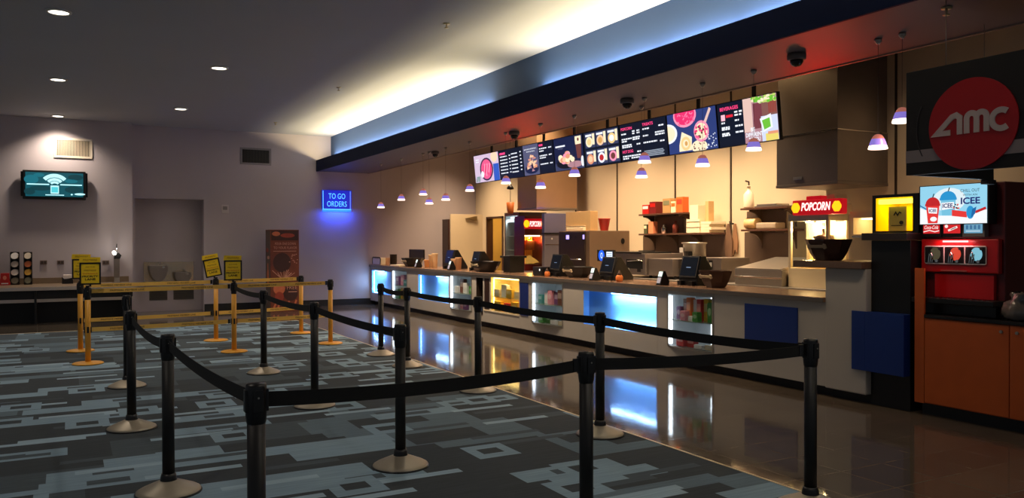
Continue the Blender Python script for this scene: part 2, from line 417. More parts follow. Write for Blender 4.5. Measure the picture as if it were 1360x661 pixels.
m.box(XB - 0.03, XB + 0.15, DY0, DY1, DZ - 0.05, DZ, frame_brown); struct(m.build('trim_10', origin=O0))

# ================================================================== CEILING FITTINGS
can_glow = glow('downlight_lens', (255, 244, 226), 6.0)
can_trim = mat('downlight_trim', (214, 208, 200), 0.4)
cans = [(78, 15, 'nearest recessed downlight at the left edge of the dark ceiling'), (77, 105, 'middle recessed downlight of the left row'), (77, 153.5, 'recessed downlight close to the far wall above the white vent grille'),
        (291, 89.5, 'recessed downlight alone in the middle of the dark ceiling'), (240, 144, 'far recessed downlight of the right row, near the far wall')]
def make_can(loc, label):
    t = thing('downlight', label, 'ceiling light', loc, 'recessed ceiling downlights')
    m = M(); m.lathe([(0.105, 0.0), (0.135, 0.0), (0.135, -0.012), (0.105, -0.02), (0.105, 0.0)], loc, can_trim, 28, closed=False); m.build('trim_ring', t)
    m = M(); m.lathe([(0.0, -0.014), (0.105, -0.010)], loc, can_glow, 28, closed=False); m.build('lens', t)
    return t
for i, (px, py, lb) in enumerate(cans):
    p = at(px, py, z=ZC); make_can(p, lb)
    lamp('downlight_lamp', 'SPOT', p - Vector((0, 0, 0.03)), CAN_E * (1.8 if i == 2 else 1), (255, 236, 214), 0.09, aim=p - Vector((0, 0, 2)), spot=130, blend=0.8)
for x, y in ((-1.0, 8.2), (2.6, 6.6), (-1.0, 4.2), (2.6, 2.0)): lamp('downlight_lamp', 'SPOT', (x, y, ZC - .03), CAN_E * .5, (255, 240, 222), 0.09, aim=(x, y, 0), spot=118, blend=.75)  # extra lamps out of view, added to brighten the near lobby; no fittings
spr_m = mat('sprinkler_metal', (190, 176, 140), 0.35, 0.8)
def sprinkler(p, label):
    t = thing('sprinkler_head', label, 'sprinkler', p, 'ceiling sprinkler heads')
    m = M(); m.lathe([(0.04, 0), (0.036, -0.012), (0.012, -0.014), (0.0, -0.014)], p, spr_m, 16); m.build('ceiling_escutcheon', t)
    m = M(); m.cyl(p - Vector((0, 0, 0.012)), p - Vector((0, 0, 0.05)), 0.009, m=spr_m, n=8); m.lathe([(0.0, -0.05), (0.026, -0.052), (0.026, -0.058), (0, -0.058)], p, spr_m, 12); m.build('deflector', t)
sprinkler(at(593, 31, z=ZC), 'brass sprinkler head on the brightly lit ceiling, nearest of the three')
sprinkler(at(450, 116, z=ZC), 'small sprinkler head where the ceiling turns from dark to lit')
sprinkler(at(366, 162.5, z=ZC), 'tiny sprinkler head on the ceiling near the far wall')
sprinkler(at(1257, 10, z=ZS), 'sprinkler head on the soffit above the round red sign')
# light cove: fluorescent tubes lie in the trough above the fascia
ZT = 3.50
y0 = at(655, 145, X=XV).y; y1 = at(722, 120, X=XV).y
def cove(a, b, e):
    n = max(1, round((a - b) / 1.25)); w = (a - b) / n
    for i in range(n):
        y = b + (i + 0.5) * w
        lamp('cove_lamp', 'AREA', (5.53, y, ZT), e * w, (255, 234, 182), w * 0.96, 0.05, aim=(5.53 - 0.85, y, ZT + 1))
        lamp('cove_wall_fill_lamp', 'AREA', (5.655, y, 3.63), e * w * 0.30, (226, 234, 255), w * 0.96, 0.03, aim=(XV, y, 3.745))  # second lamp added to brighten the lower part of the cove wall
cove(YF - 0.35, y0, COVE_E); cove(y1, -1.5, COVE_E)

# dome cameras on the soffit
def dome_camera(px, py, label, s=1.0):
    p = at(px, py, z=ZS)
    t = thing('dome_camera', label, 'security camera', p, 'dome cameras under the soffit')
    m = M(); m.lathe([(0.075 * s, 0), (0.085 * s, -0.012), (0.085 * s, -0.055 * s), (0.078 * s, -0.062 * s), (0.0, -0.062 * s)], p, mat('camera_housing', (92, 84, 82), 0.45), 24); m.build('ceiling_mount', t)
    m = M(); m.lathe([(0.06 * s, -0.062 * s), (0.057 * s, -0.085 * s), (0.044 * s, -0.108 * s), (0.022 * s, -0.121 * s), (0.0, -0.124 * s)], p, mat('camera_dome', (18, 15, 16), 0.08), 20); m.build('dome', t)
dome_camera(1058, 71, 'dome security camera under the soffit nearest the steel hood')
dome_camera(833, 131, 'dome security camera under the soffit above the drinks and popcorn menu boards')
dome_camera(683, 174.5, 'dome security camera under the red lit soffit above the far menu boards')
dome_camera(578, 201, 'farthest dome security camera under the soffit, beyond the menu boards', 0.9)

# pendants: one row under the soffit
pend_glass = mat('dichroic_glass_upper', (150, 120, 225), 0.15, emit=0.7, ecol=(150, 132, 235))
pend_rim = glow('pendant_rim', (255, 226, 205), 2.6)
pend_top = mat('dichroic_glass_crown', (210, 120, 110), 0.2, emit=0.4, ecol=(230, 140, 120))
cordm = mat('pendant_cord', (96, 86, 80), 0.6)
XP = 6.1
def make_pendant(label, L):
    t = thing('pendant_lamp', label, 'pendant lamp', (0, 0, 0), 'small cone pendant lamps over the counter')
    m = M(); m.lathe([(0.03, 0), (0.03, -0.02), (0.012, -0.05), (0.0, -0.05)], (0, 0, 0), steel, 14); m.build('ceiling_canopy', t)
    m = M(); m.cyl((0, 0, -0.04), (0, 0, -L + 0.12), 0.002, m=cordm, n=6); m.build('cord', t)
    m = M(); m.lathe([(0.012, 0.128), (0.026, 0.124), (0.042, 0.108), (0.053, 0.086)], (0, 0, -L), pend_top, 20, closed=False)
    m.lathe([(0.053, 0.086), (0.064, 0.058), (0.072, 0.03)], (0, 0, -L), pend_glass, 20, closed=False); sh = m.build('shade', t)
    m = M(); m.lathe([(0.072, 0.03), (0.080, 0.004), (0.078, 0.0), (0.068, 0.006), (0.0, 0.02)], (0, 0, -L), pend_rim, 20, closed=False); m.build('glowing_rim', sh)
    return t
pend = [(1198, 163, 'pendant lamp half hidden behind the round red sign'), (1166, 198, 'pendant lamp in front of the steel hood, right of it'), (1001, 200, 'pendant lamp just under the end menu board by the hood'),
        (933, 221, 'pendant lamp hanging below the food picture menu board'), (856, 216.5, 'pendant lamp overlapping the bottom of the popcorn price board'), (852, 236, 'pendant lamp just below the popcorn price board'),
        (763, 234, 'pendant lamp under the menu board with the loaded platter'), (718, 250, 'pendant lamp in front of the far tan hood'), (672, 244, 'pendant lamp under the far price board'),
        (624, 254, 'pendant lamp left of the far end of the menu boards'), (592, 266, 'pendant lamp above the open cream door'), (562, 259, 'upper lamp of the pair of pendants against the far tan wall'),
        (570, 271, 'lower lamp of the pair of pendants against the far tan wall'), (533, 266, 'second pendant lamp from the blue neon sign'), (506, 276, 'pendant lamp nearest to the blue neon sign')]
pn = 0
for px, py, lb in pend:
    xp = XP + .35 if px == 852 else XP
    p = at(px, py, X=xp); L = ZS - p.z
    t = make_pendant(lb, L); t.location = (xp, p.y, ZS)
    lamp('pendant_bulb', 'SPOT', (xp, p.y, p.z - 0.01), PEND_E * (1 if p.y > 8.3 else .12), (255, 222, 184), 0.04, aim=(xp, p.y, 0), spot=150, blend=0.6)
# ================================================================== QUEUE POSTS
def post_proto(name, body, base_m, head_m, r=0.0365, flat=False):
    t = thing(name, '-', 'queue post')
    m = M()
    if flat: m.lathe([(0.0, 0.009), (0.17, 0.009), (0.185, 0.014), (0.185, 0.022), (0.17, 0.03), (0.05, 0.042), (0.0, 0.042)], (0, 0, 0), base_m, 40)
    else: m.lathe([(0.0, 0.009), (0.188, 0.009), (0.192, 0.014), (0.19, 0.024), (0.17, 0.036), (0.11, 0.062), (0.062, 0.082), (0.05, 0.086), (0.0, 0.086)], (0, 0, 0), base_m, 44)
    m.build('weighted_base', t)
    if not flat:
        m = M(); m.lathe([(0.19, 0.008), (0.197, 0.008), (0.197, 0.015), (0.19, 0.02)], (0, 0, 0), black_plastic, 44, closed=False); m.build('rubber_rim', t)
        m = M(); m.lathe([(0.05, 0.084), (0.047, 0.11), (0.041, 0.13), (0.037, 0.13)], (0, 0, 0), black_plastic, 24, closed=False); m.build('base_collar', t)
    m = M(); m.cyl((0, 0, 0.04), (0, 0, 0.86), r, m=body, n=24); m.build('pole', t)
    m = M(); m.lathe([(r, 0.835), (r + 0.003, 0.845), (r + 0.0055, 0.87), (r + 0.0055, 0.985), (r + 0.003, 0.996), (0.0, 1.0)], (0, 0, 0), head_m, 24, closed=False)
    for a in (0, 90, 180, 270):
        c, s = math.cos(math.radians(a)), math.sin(math.radians(a))
        x, y = c * (r + 0.0025), s * (r + 0.0025)
        m.box(x - 0.008 - abs(s) * 0.012, x + 0.008 + abs(s) * 0.012, y - 0.008 - abs(c) * 0.012, y + 0.008 + abs(c) * 0.012, 0.885, 0.975, head_m, 0.003)
    hd = m.build('belt_head', t)
    m = M(); m.cyl((0, -r - 0.0125, 0.945), (0, -r - 0.016, 0.945), 0.004, m=steel, n=8); m.build('rivet', hd)
    if flat:
        m = M(); m.box(-0.012, 0.012, -r - 0.01, r + 0.01, 0.41, 0.49, black_plastic, 0.003); m.box(-r - 0.01, r + 0.01, -0.012, 0.012, 0.41, 0.49, black_plastic, 0.003); m.build('lower_belt_clip', t)
    return t
bp = post_proto('queue_post', black_steel, base_metal, black_plastic)
yp = post_proto('priority_post', yellow_paint, yellow_paint, black_plastic, 0.034, True)
used = {'b': False, 'y': False}
POST = {}
def post(key, kind, px, py, label, z=0.0):
    p = at(px, py, z=z); p.z = 0.0
    proto = bp if kind == 'b' else yp
    if not used[kind]: t = proto; t.location = p; used[kind] = True
    else: t = dup(proto, p)
    t['label'] = label; t['group'] = 'black belt queue posts' if kind == 'b' else 'yellow priority lane posts'
    WL[t.name] = Vector(p); POST[key] = (t, Vector(p)); return t
post('B1b', 'b', 169, 514, 'black queue post farthest back on the left, almost hidden behind another post')
post('B1', 'b', 175, 570, 'black queue post on the left standing right in front of another post')
post('B2', 'b', 224, 655, 'black queue post just left of the big foreground corner post')
post('B3', 'b', 340, 508, 'big black queue post nearest the camera, at a corner of the belts', 1.0)
post('B10', 'b', 778.5, 466, 'tall black queue post in the foreground right of centre, base out of view', 1.0)
post('B11', 'b', 1076.5, 449, 'black queue post at the right end, before the dark blue counter panel', 1.0)
post('B9', 'b', 797, 578, 'black queue post on the carpet edge before the long blue light panel')
post('B8', 'b', 635, 520, 'black queue post on the carpet edge facing the yellow lit display case')
post('B7', 'b', 541, 487, 'second black queue post from the far end of the carpet edge')
post('B6', 'b', 506, 472, 'farthest black queue post on the carpet edge, in front of the far blue panel')
post('B4', 'b', 350.5, 496, 'black queue post in the middle row, linked by belt to a yellow post')
post('B5', 'b', 418, 540, 'black queue post midway along the middle row of the queue')
post('B12', 'b', 532, 620, 'black queue post ending the middle row, nearest whole round base')
post('Y1', 'y', 117, 484, 'front left yellow post carrying the nearer of two overlapping yellow signs')
post('Y1b', 'y', 107, 467, 'rear left yellow post half hidden behind another yellow post')
post('Y2', 'y', 287, 453, 'yellow post in the rear row with the tilted yellow sign')
post('Y3', 'y', 311, 468, 'yellow post with the upright yellow sign and a black belt tied to it')
post('Y4', 'y', 400, 443, 'yellow post without a sign in front of the brown poster box')
post('Y5', 'y', 439, 457, 'yellow post without a sign at the right end of the front row')
def belt(a, b, z=0.932, h=0.062, m_=None, sag=0.03, txt=None, label=None, zb=None):
    ta, pa = POST[a]; tb, pb = POST[b]; m_ = m_ or webbing
    pa = Vector((pa.x, pa.y, z)); pb = Vector((pb.x, pb.y, zb or z)); d = (pb - pa); L = d.length; u = d.normalized(); nrm = Vector((-u.y, u.x, 0))
    s0, s1 = 0.036, L - 0.06; n = 14; m = M(); vs = []
    for i in range(n + 1):
        s = s0 + (s1 - s0) * i / n; q = s / L; c = pa + u * s - Vector((0, 0, 4 * sag * q * (1 - q)))
        for sd in (-1, 1):
            for hz in (-1, 1): vs.append(c + nrm * (0.0016 * sd) + Vector((0, 0, hz * h / 2)))
    fs = []
    for i in range(n):
        k = 4 * i; j = k + 4
        fs += [(k, j, j + 1, k + 1), (k + 2, k + 3, j + 3, j + 2), (k, k + 2, j + 2, j), (k + 1, j + 1, j + 3, k + 3)]
    fs += [(0, 1, 3, 2), (4 * n, 4 * n + 2, 4 * n + 3, 4 * n + 1)]
    m.add(vs, fs, m_)
    o = m.build('belt', ta)
    if label: o['label'] = label
    m = M(); e = pb - u * 0.066
    fr = Fr(e, u, (0, 0, 1)); m.prism([(-0.02, -h / 2 - 0.004), (0.012, -h / 2 - 0.004), (0.012, h / 2 + 0.004), (-0.02, h / 2 + 0.004)], fr, -0.007, 0.007, black_plastic, 0.002); m.build('belt_end_clip', o)
    if txt:
        uu = u if u.x > 0 else -u
        for q in (0.14, 0.62):
            qq = q if u.x > 0 else 1 - q
            c = pa + u * (L * qq) - Vector((0, 0, 4 * sag * qq * (1 - qq)))
            fr = Fr(c, uu, (0, 0, 1)); m = M(); m.text(txt, fr, 0, -0.011, 0.022, ink, d=0.003, w=0.42); m.build('belt_lettering', o)
belt('B1b', 'B1'); belt('B1', 'B2', sag=0.045); belt('B2', 'B3', sag=0.03); belt('B3', 'B10', sag=0.03); belt('B10', 'B11', sag=0.02)
belt('B6', 'B7'); belt('B7', 'B8', sag=0.02); belt('B8', 'B9', sag=0.02); belt('B9', 'B11', sag=0.025)
belt('Y3', 'B4', sag=0.03); belt('B4', 'B5', sag=0.03); belt('B5', 'B12', sag=0.02)
for a, b in (('Y1', 'Y3'), ('Y3', 'Y5'), ('Y1b', 'Y2'), ('Y2', 'Y4')):
    belt(a, b, 0.945, 0.055, yellow_web, 0.0, 'PREMIERE MEMBER LINE'); belt(a, b, 0.45, 0.055, yellow_web, 0.005, 'PREMIERE MEMBER LINE')
# yellow signs clipped on the post tops
def lane_sign(key, label, tilt=0.0, dx=0.0, w=0.245, h=0.285, lift=0.03):
    t0, p = POST[key]
    t = thing('lane_sign', label, 'sign', (p.x, p.y, 1.0), 'yellow priority lane signs')
    b0 = Vector((p.x + dx, p.y - 0.055, 1.0 + lift))
    a = math.radians(tilt); fr = Fr(b0, (math.cos(a), 0, math.sin(a)), (-math.sin(a), 0, math.cos(a)))
    m = M(); m.box(p.x - 0.022, p.x + 0.022, p.y - 0.05, p.y + 0.03, 1.001, 1.02, black_plastic, 0.004); m.prism([(-0.012, -0.025), (0.012, -0.025), (0.012, 0.02), (-0.012, 0.02)], fr, -0.02, 0.0, black_plastic); m.build('clip', t)
    m = M(); f = 0.02
    W2 = w / 2
    for x0, x1, y0, y1 in ((-W2, W2, 0.0, f), (-W2, W2, h - f, h), (-W2, -W2 + f, f, h - f), (W2 - f, W2, f, h - f)): m.prism([(x0, y0), (x1, y0), (x1, y1), (x0, y1)], fr, -0.006, 0.008, black_plastic)
    m.build('frame', t)
    m = M(); m.rect(fr, -W2 + 0.012, W2 - 0.012, 0.012, h - 0.012, sign_yellow, 0.003, 0.006); sh = m.build('sheet', t)
    m = M(); m.prism([(-W2 - 0.008, h), (W2 - 0.01, h), (W2 - 0.004, h + 0.065), (-W2 + 0.004, h + 0.07)], fr, -0.004, 0.004, sign_yellow, 0.001); hd = m.build('header_card', t)
    m = M(); m.text('PREMIERE', fr, 0, h + 0.022, 0.022, ink_brown, 0.006, 'CENTER', 0.16); m.build('header_lettering', hd)
    m = M()
    m.text('AMC STUBS', fr, 0, h - 0.066, 0.016, ink_brown, 0.005, 'CENTER', 0.11)
    m.text('PREMIERE', fr, 0, h - 0.112, 0.022, ink_brown, 0.005, 'CENTER', 0.14)
    m.text('ENTRANCE', fr, 0, h - 0.152, 0.018, mat('sign_red', (196, 84, 18), 0.6), 0.005, 'CENTER', 0.17)
    m.text('PRIORITY', fr, 0, h - 0.190, 0.024, ink, 0.005, 'CENTER', 0.18, bold=0.02)
    m.text('LANE', fr, 0, h - 0.228, 0.026, ink, 0.005, 'CENTER', 0.12, bold=0.02)
    m.build('lettering', sh)
lane_sign('Y1', 'yellow priority lane sign in black frame, nearer of the left overlapping pair', dx=0.03)
lane_sign('Y1b', 'yellow priority lane sign mostly hidden behind another one at the left', dx=0.02, lift=0.05)
lane_sign('Y2', 'tilted yellow priority lane sign leaning left on its post', tilt=11, dx=-0.03)
lane_sign('Y3', 'upright yellow priority lane sign right of the tilted one', dx=-0.02)

# ================================================================== FAR LEFT WALL
YL = YF - .28
# television
p0, p1 = at(30, 264, Y=YL - 0.14), at(114, 228, Y=YL - 0.14)
tv = thing('television', 'wall television with a teal screen showing a wireless signal symbol', 'television', ((p0.x + p1.x) / 2, YL, p0.z))
m = M(); m.box(p0.x, p1.x, YL - 0.14, YL - 0.06, p0.z, p1.z, black_plastic, 0.015)
for x in (p0.x - 0.035, p1.x - 0.005): m.box(x, x + 0.04, YL - 0.12, YL - 0.06, p0.z + 0.06, p1.z - 0.03, black_plastic, 0.008)
m.build('casing', tv)
m = M(); m.box((p0.x + p1.x) / 2 - 0.2, (p0.x + p1.x) / 2 + 0.2, YL - 0.06, YL, p0.z + 0.2, p1.z - 0.12, black_steel); m.build('wall_bracket', tv)
fr = FY((p0.x + p1.x) / 2, YL - 0.141, (p0.z + p1.z) / 2 + 0.01); hw, hh = (p1.x - p0.x) / 2 - 0.05, (p1.z - p0.z) / 2 - 0.05
teal = glow('tv_teal', (14, 84, 96), 1.0); teal2 = glow('tv_teal_patch', (22, 112, 128), 1.0); teal3 = glow('tv_dark_teal', (10, 62, 70), 1.0); tvw = glow('tv_white', (190, 246, 252), 1.2)
m = M(); m.rect(fr, -hw, hw, -hh, hh, teal, 0.004, 0.003); sc_ = m.build('screen', tv)
m = M()
for x, y, rx, ry, c in ((-0.42, 0.1, 0.13, 0.09, teal2), (-0.28, 0.19, 0.1, 0.04, teal2), (0.3, 0.08, 0.12, 0.04, teal2), (-0.25, -0.08, 0.2, 0.05, teal3), (0.38, 0.16, 0.14, 0.06, teal3), (-0.45, -0.15, 0.1, 0.07, teal3), (0.35, -0.1, 0.17, 0.07, teal3)): m.disc(fr, x, y, rx, ry, c, 0.006)
for r, w in ((0.235, 0.075), (0.15, 0.055), (0.085, 0.045)):
    k = 22 if r > 0.2 else 1
    m.stroke([(r * math.cos(math.radians(a)), -0.03 + r * math.sin(math.radians(a)) * 0.92) for a in range(38, 143, 8)], w, fr, tvw, 0.009)
m.rect(fr, -0.5, -0.1, -0.012, 0.012, tvw, 0.009); m.rect(fr, 0.1, 0.5, -0.012, 0.012, tvw, 0.009)
m.rect(fr, -0.075, 0.075, -0.19, -0.02, tvw, 0.010); m.rect(fr, -0.06, 0.06, -0.165, -0.05, glow('tv_phone', (86, 214, 226), 1.0), 0.012)
m.rect(fr, -0.17, 0.17, -0.225, -0.207, tvw, 0.009); m.disc(fr, 0.46, -0.19, 0.1, 0.022, tvw, 0.009); m.disc(fr, 0.31, -0.2, 0.02, 0.016, tvw, 0.009)
m.build('screen_picture', sc_)
# vents
def wall_grille(x0, x1, y0, y1, Yw, label, fm, sm, bm_, n):
    a, b = at(x0, y1, Y=Yw), at(x1, y0, Y=Yw)
    t = thing('vent_grille', label, 'vent', ((a.x + b.x) / 2, Yw, a.z)); f = 0.045
    m = M(); fr = FY(0, Yw, 0)
    m.box(a.x, b.x, Yw - 0.02, Yw, a.z, a.z + f, fm, 0.004); m.box(a.x, b.x, Yw - 0.02, Yw, b.z - f, b.z, fm, 0.004); m.box(a.x, a.x + f, Yw - 0.02, Yw, a.z + f, b.z - f, fm); m.box(b.x - f, b.x, Yw - 0.02, Yw, a.z + f, b.z - f, fm); m.build('frame', t)
    m = M(); m.box(a.x + f, b.x - f, Yw - 0.004, Yw - 0.001, a.z + f, b.z - f, bm_); m.build('backing', t)
    m = M()
    for i in range(n):
        x = a.x + f + (b.x - a.x - 2 * f) * (i + 0.5) / n; m.box(x - 0.006, x + 0.006, Yw - 0.016, Yw - 0.004, a.z + f, b.z - f, sm)
    m.build('slats', t)
wall_grille(71.5, 122.5, 185, 209, YL, 'white vent grille high on the left wall above the television', mat('vent_white', (210, 198, 180), 0.5), mat('vent_slat', (196, 182, 160), 0.5), mat('vent_back', (70, 60, 50), 0.7), 22)
wall_grille(319, 360, 197.5, 218, YF, 'dark vent grille high on the far wall left of the lit ceiling', mat('vent_grey', (130, 124, 126), 0.5), mat('vent_dark_slat', (52, 50, 48), 0.5), black_matte, 18)
# thermostat and outlets
def wall_plate(name, px0, px1, py0, py1, Yw, label, cat, pm, detail):
    a, b = at(px0, py1, Y=Yw), at(px1, py0, Y=Yw)
    t = thing(name, label, cat, ((a.x + b.x) / 2, Yw, a.z))
    m = M(); m.box(a.x, b.x, Yw - 0.02, Yw, a.z, b.z, pm, 0.005); m.build('mounting_plate', t)
    m = M(); w, h = b.x - a.x, b.z - a.z
    detail(m, FY((a.x + b.x) / 2, Yw - 0.02, (a.z + b.z) / 2), w, h); m.build('socket_face' if name == 'wall_outlet' else 'display', t)
outd = mat('outlet_dark', (60, 48, 42), 0.5)
od = lambda m, fr, w, h: (m.prism([(-w * .38, -h * .3), (-w * .05, -h * .3), (-w * .05, h * .3), (-w * .38, h * .3)], fr, 0, 0.004, outd), m.prism([(w * .05, -h * .3), (w * .38, -h * .3), (w * .38, h * .3), (w * .05, h * .3)], fr, 0, 0.004, outd))
pl = mat('outlet_plate', (112, 92, 82), 0.5)
for px, lb in ((58, 'dark wall outlet beside the cup lid racks'), (80.5, 'dark wall outlet above the napkin dispenser'), (140.5, 'dark wall outlet between the yellow signs and the tap tower')):
    wall_plate('wall_outlet', px - 4.6, px + 4.6, 345.5, 351, YL, lb, 'outlet', pl, od)
wall_plate('thermostat', 294, 303.5, 272, 283, YF, 'small pale thermostat box on the far wall above the yellow posts', 'thermostat', mat('thermostat_case', (196, 186, 184), 0.5), lambda m, fr, w, h: m.prism([(-w * .3, -h * .1), (w * .3, -h * .1), (w * .3, h * .32), (-w * .3, h * .32)], fr, 0, 0.004, mat('thermostat_face', (140, 132, 130), 0.4)))
# condiment counter
ZL = 0.72; YC = 18.05; XR = Xat(177, YC)
cc = thing('condiment_counter', 'long low self service counter with brown top and grey edge strips under the television', 'counter', (-1.5, 18.6, 0))
m = M(); m.box(-5, XR, YC, YL - 0.034, ZL - 0.035, ZL, brown_top, 0.004); m.build('worktop', cc)
m = M(); m.box(-5, XR, YL - 0.033, YL - .003, ZL - 0.035, ZL + 0.12, brown_top, 0.003); m.build('backsplash', cc)
m = M(); m.box(-5, XR, YC - 0.012, YC, ZL - 0.07, ZL - 0.004, grey_edge, 0.003); m.build('upper_edge_strip', cc)
m = M(); m.box(-5, XR, YC + 0.06, YC + 0.085, ZL - 0.30, ZL - 0.24, grey_edge, 0.003); m.build('lower_edge_strip', cc)
m = M(); m.box(-5, XR - 0.01, YC + 0.085, YC + 0.12, ZL - 0.3, ZL - 0.035, black_lam); m.box(-5, XR - 0.01, YC + 0.5, YC + 0.53, 0.0, ZL - 0.035, black_lam); m.build('front_panel', cc)
for x in (XR - 0.05, -0.55, -2.3):
    m = M(); m.box(x - 0.02, x + 0.02, YC + 0.02, YL - .01, 0, ZL - 0.035, black_lam, 0.003); m.build('support_panel', cc)
ZL += .0015
# lid racks
rackm = mat('rack_black_wire', (24, 18, 16), 0.4)
def lid_rack(px0, px1, label, cols):
    Y = YL - 0.36
    a, b = at(px0, 371, Y=Y), at(px1, 334.5, Y=Y); w = b.x - a.x
    t = thing('lid_rack', label, 'rack', ((a.x + b.x) / 2, Y + 0.12, ZL), 'racks of cup lids on the condiment counter')
    m = M(); z1 = b.z
    m.box(a.x, b.x, Y + 0.16, Y + 0.175, ZL, z1, rackm); m.box(a.x, a.x + 0.012, Y, Y + 0.16, ZL, z1, rackm); m.box(b.x - 0.012, b.x, Y, Y + 0.16, ZL, z1, rackm); m.box(a.x, b.x, Y, Y + 0.175, ZL, ZL + 0.015, rackm); m.build('rack_body', t)
    for i, c in enumerate(cols):
        z = ZL + 0.02 + (z1 - ZL) * (i / len(cols)); hh = (z1 - ZL) / len(cols)
        m = M(); m.box(a.x + 0.012, b.x - 0.012, Y, Y + 0.16, z, z + 0.01, rackm); m.build('tray', t)
        m = M(); c_ = mat('lid_' + '_'.join(map(str, c)), c, 0.5)
        xm = (a.x + b.x) / 2
        for k in range(4):
            fr = Fr((xm, Y + 0.015 + k * 0.014, z + hh * 0.42), (1, 0, 0), (0, 0.25, 1)); m.disc(fr, (k % 2 - .5) * 0.01, -0.01 + k * 0.006, w * 0.40, hh * 0.34, c_, 0.006, 18, 0.006)
        m.build('lid_stack', t)
lid_rack(13.5, 25.5, 'left black rack holding stacks of white cup lids', [(120, 116, 96), (224, 214, 204), (180, 168, 158), (236, 230, 224)])
lid_rack(31.5, 42.5, 'right black rack holding cream and orange cup lids', [(128, 124, 100), (222, 168, 62), (206, 110, 62), (220, 206, 186)])
# red box
Y = YL - 0.45; a, b = at(1.5, 374, Y=Y), at(11, 359, Y=Y)
t = thing('red_dispenser', 'small red box dispenser at the left end of the brown counter', 'dispenser', ((a.x + b.x) / 2, Y + 0.08, ZL))
m = M(); m.prism([(-0.09, 0), (0.09, 0), (0.09, 0.06), (0.075, 0.08), (0.075, 0.24), (-0.07, 0.24), (-0.075, 0.08), (-0.09, 0.06)], FY((a.x + b.x) / 2, Y, ZL), -0.14, 0, red_plastic, 0.004); m.build('case', t)
m = M(); fr = FY((a.x + b.x) / 2, Y, ZL); m.disc(fr, 0, 0.15, 0.032, 0.042, mat('red_box_badge', (226, 140, 110), 0.5), 0.004); m.rect(fr, -0.06, 0.06, 0.025, 0.045, wht, 0.004); m.build('badge', t)
# napkin dispenser
Y = YL - 0.4; xa, xb = Xat(82, Y), Xat(97, Y)
t = thing('napkin_dispenser', 'black napkin dispenser with white napkins on the brown counter', 'dispenser', ((xa + xb) / 2, Y + .1, ZL))
m = M(); fr = FY((xa + xb) / 2, Y, ZL); w = (xb - xa) / 2
m.prism([(-w, 0), (w, 0), (w, 0.06), (w * .8, 0.12), (-w * .6, 0.09), (-w, 0.15)], fr, -0.2, 0, black_plastic, 0.004); m.build('holder', t)
m = M(); m.prism([(-w * .9, 0.1), (w * .7, 0.1), (w * .9, 0.18), (-w * .75, 0.185)], fr, -0.17, -0.02, mat('napkin', (238, 226, 218), 0.8), 0.006); m.build('napkin_pack', t)
# tap tower with a lit fitting
Y = YL - 0.3; xc = Xat(155, Y); z1 = at(155, 339, Y=Y).z
t = thing('tap_tower', 'silver tap tower with a lit black head at the right end of the brown counter', 'drink tap', (xc, Y, ZL))
m = M(); m.box(xc - 0.09, xc + 0.08, Y - 0.09, Y + 0.09, ZL, ZL + 0.015, chrome, 0.004); m.box(xc - 0.05, xc + 0.05, Y - 0.05, Y + 0.05, ZL + 0.015, ZL + 0.1, steel, 0.004); m.build('foot', t)
m = M(); m.box(xc - 0.055, xc + 0.055, Y - 0.04, Y + 0.05, ZL + 0.1, z1 - 0.06, steel_dark, 0.008); m.build('column', t)
m = M(); m.prism([(-0.06, -0.05), (0.06, -0.05), (0.09, 0.02), (0.03, 0.09), (-0.03, 0.08)], FY(xc, Y - 0.05, z1 - 0.02), -0.1, 0, black_plastic, 0.01); h_ = m.build('head', t)
m = M(); fr = Fr((xc - 0.05, Y - 0.06, z1 + 0.055), (1, 0, 0.5), (-0.5, 0, 1)); m.disc(fr, 0, 0, 0.04, 0.05, glow('tap_light', (255, 250, 236), 4.0), 0.02, 16, 0.02); m.build('lit_lens', h_)
m = M(); m.cyl((xc, Y, z1 + 0.05), (xc, Y, z1 + 0.24), 0.012, m=chrome, n=10); m.build('riser_tube', t)
lamp('tap_light_lamp', 'POINT', (xc, Y - 0.12, z1 + 0.14), 3.0, (255, 244, 228), 0.04)
# drinking fountains in the niche
NB = YF + ND
a, b = at(191, 383, Y=NB - 0.03), at(257, 347, Y=NB - 0.03)
t = thing('drinking_fountain', 'two level stainless drinking fountain in the wall niche', 'drinking fountain', ((a.x + b.x) / 2, NB, 0.3))
m = M(); m.box(a.x, b.x, NB - 0.03, NB - .002, a.z, b.z, mat('polished_fountain_steel', (206, 190, 170), .16, .9, var=.06), 0.004); m.build('back_panel', t)
def basin(px0, px1, ztop, h, nm):
    x0, x1 = Xat(px0, NB - 0.2), Xat(px1, NB - 0.2); xm, w = (x0 + x1) / 2, (x1 - x0) / 2
    m = M(); n = 16; P = [(-w, 0)] + [(w * math.cos(math.pi + math.pi * i / n), -h * math.sin(math.pi * i / n)) for i in range(1, n)] + [(w, 0), (w * 0.9, 0.03), (-w * 0.9, 0.03)]
    m.prism(P, FY(xm, NB - 0.34, ztop), -0.305, 0, steel_dark, 0.012); o = m.build(nm, t)
    m = M(); m.tube([(xm + w * .3, NB - 0.15, ztop + 0.02), (xm + w * .3, NB - 0.15, ztop + 0.07), (xm + w * .15, NB - 0.2, ztop + 0.085)], 0.012, chrome, 8); m.build('spout', o)
    m = M(); m.disc(FY(xm + w * .5, NB - 0.345, ztop - 0.01), 0, 0, 0.03, 0.018, chrome, 0.012, 14, 0.012); m.build('push_button', o)
basin(198, 222, 1.02, 0.34, 'high_basin'); basin(231, 253, 0.86, 0.25, 'low_basin')
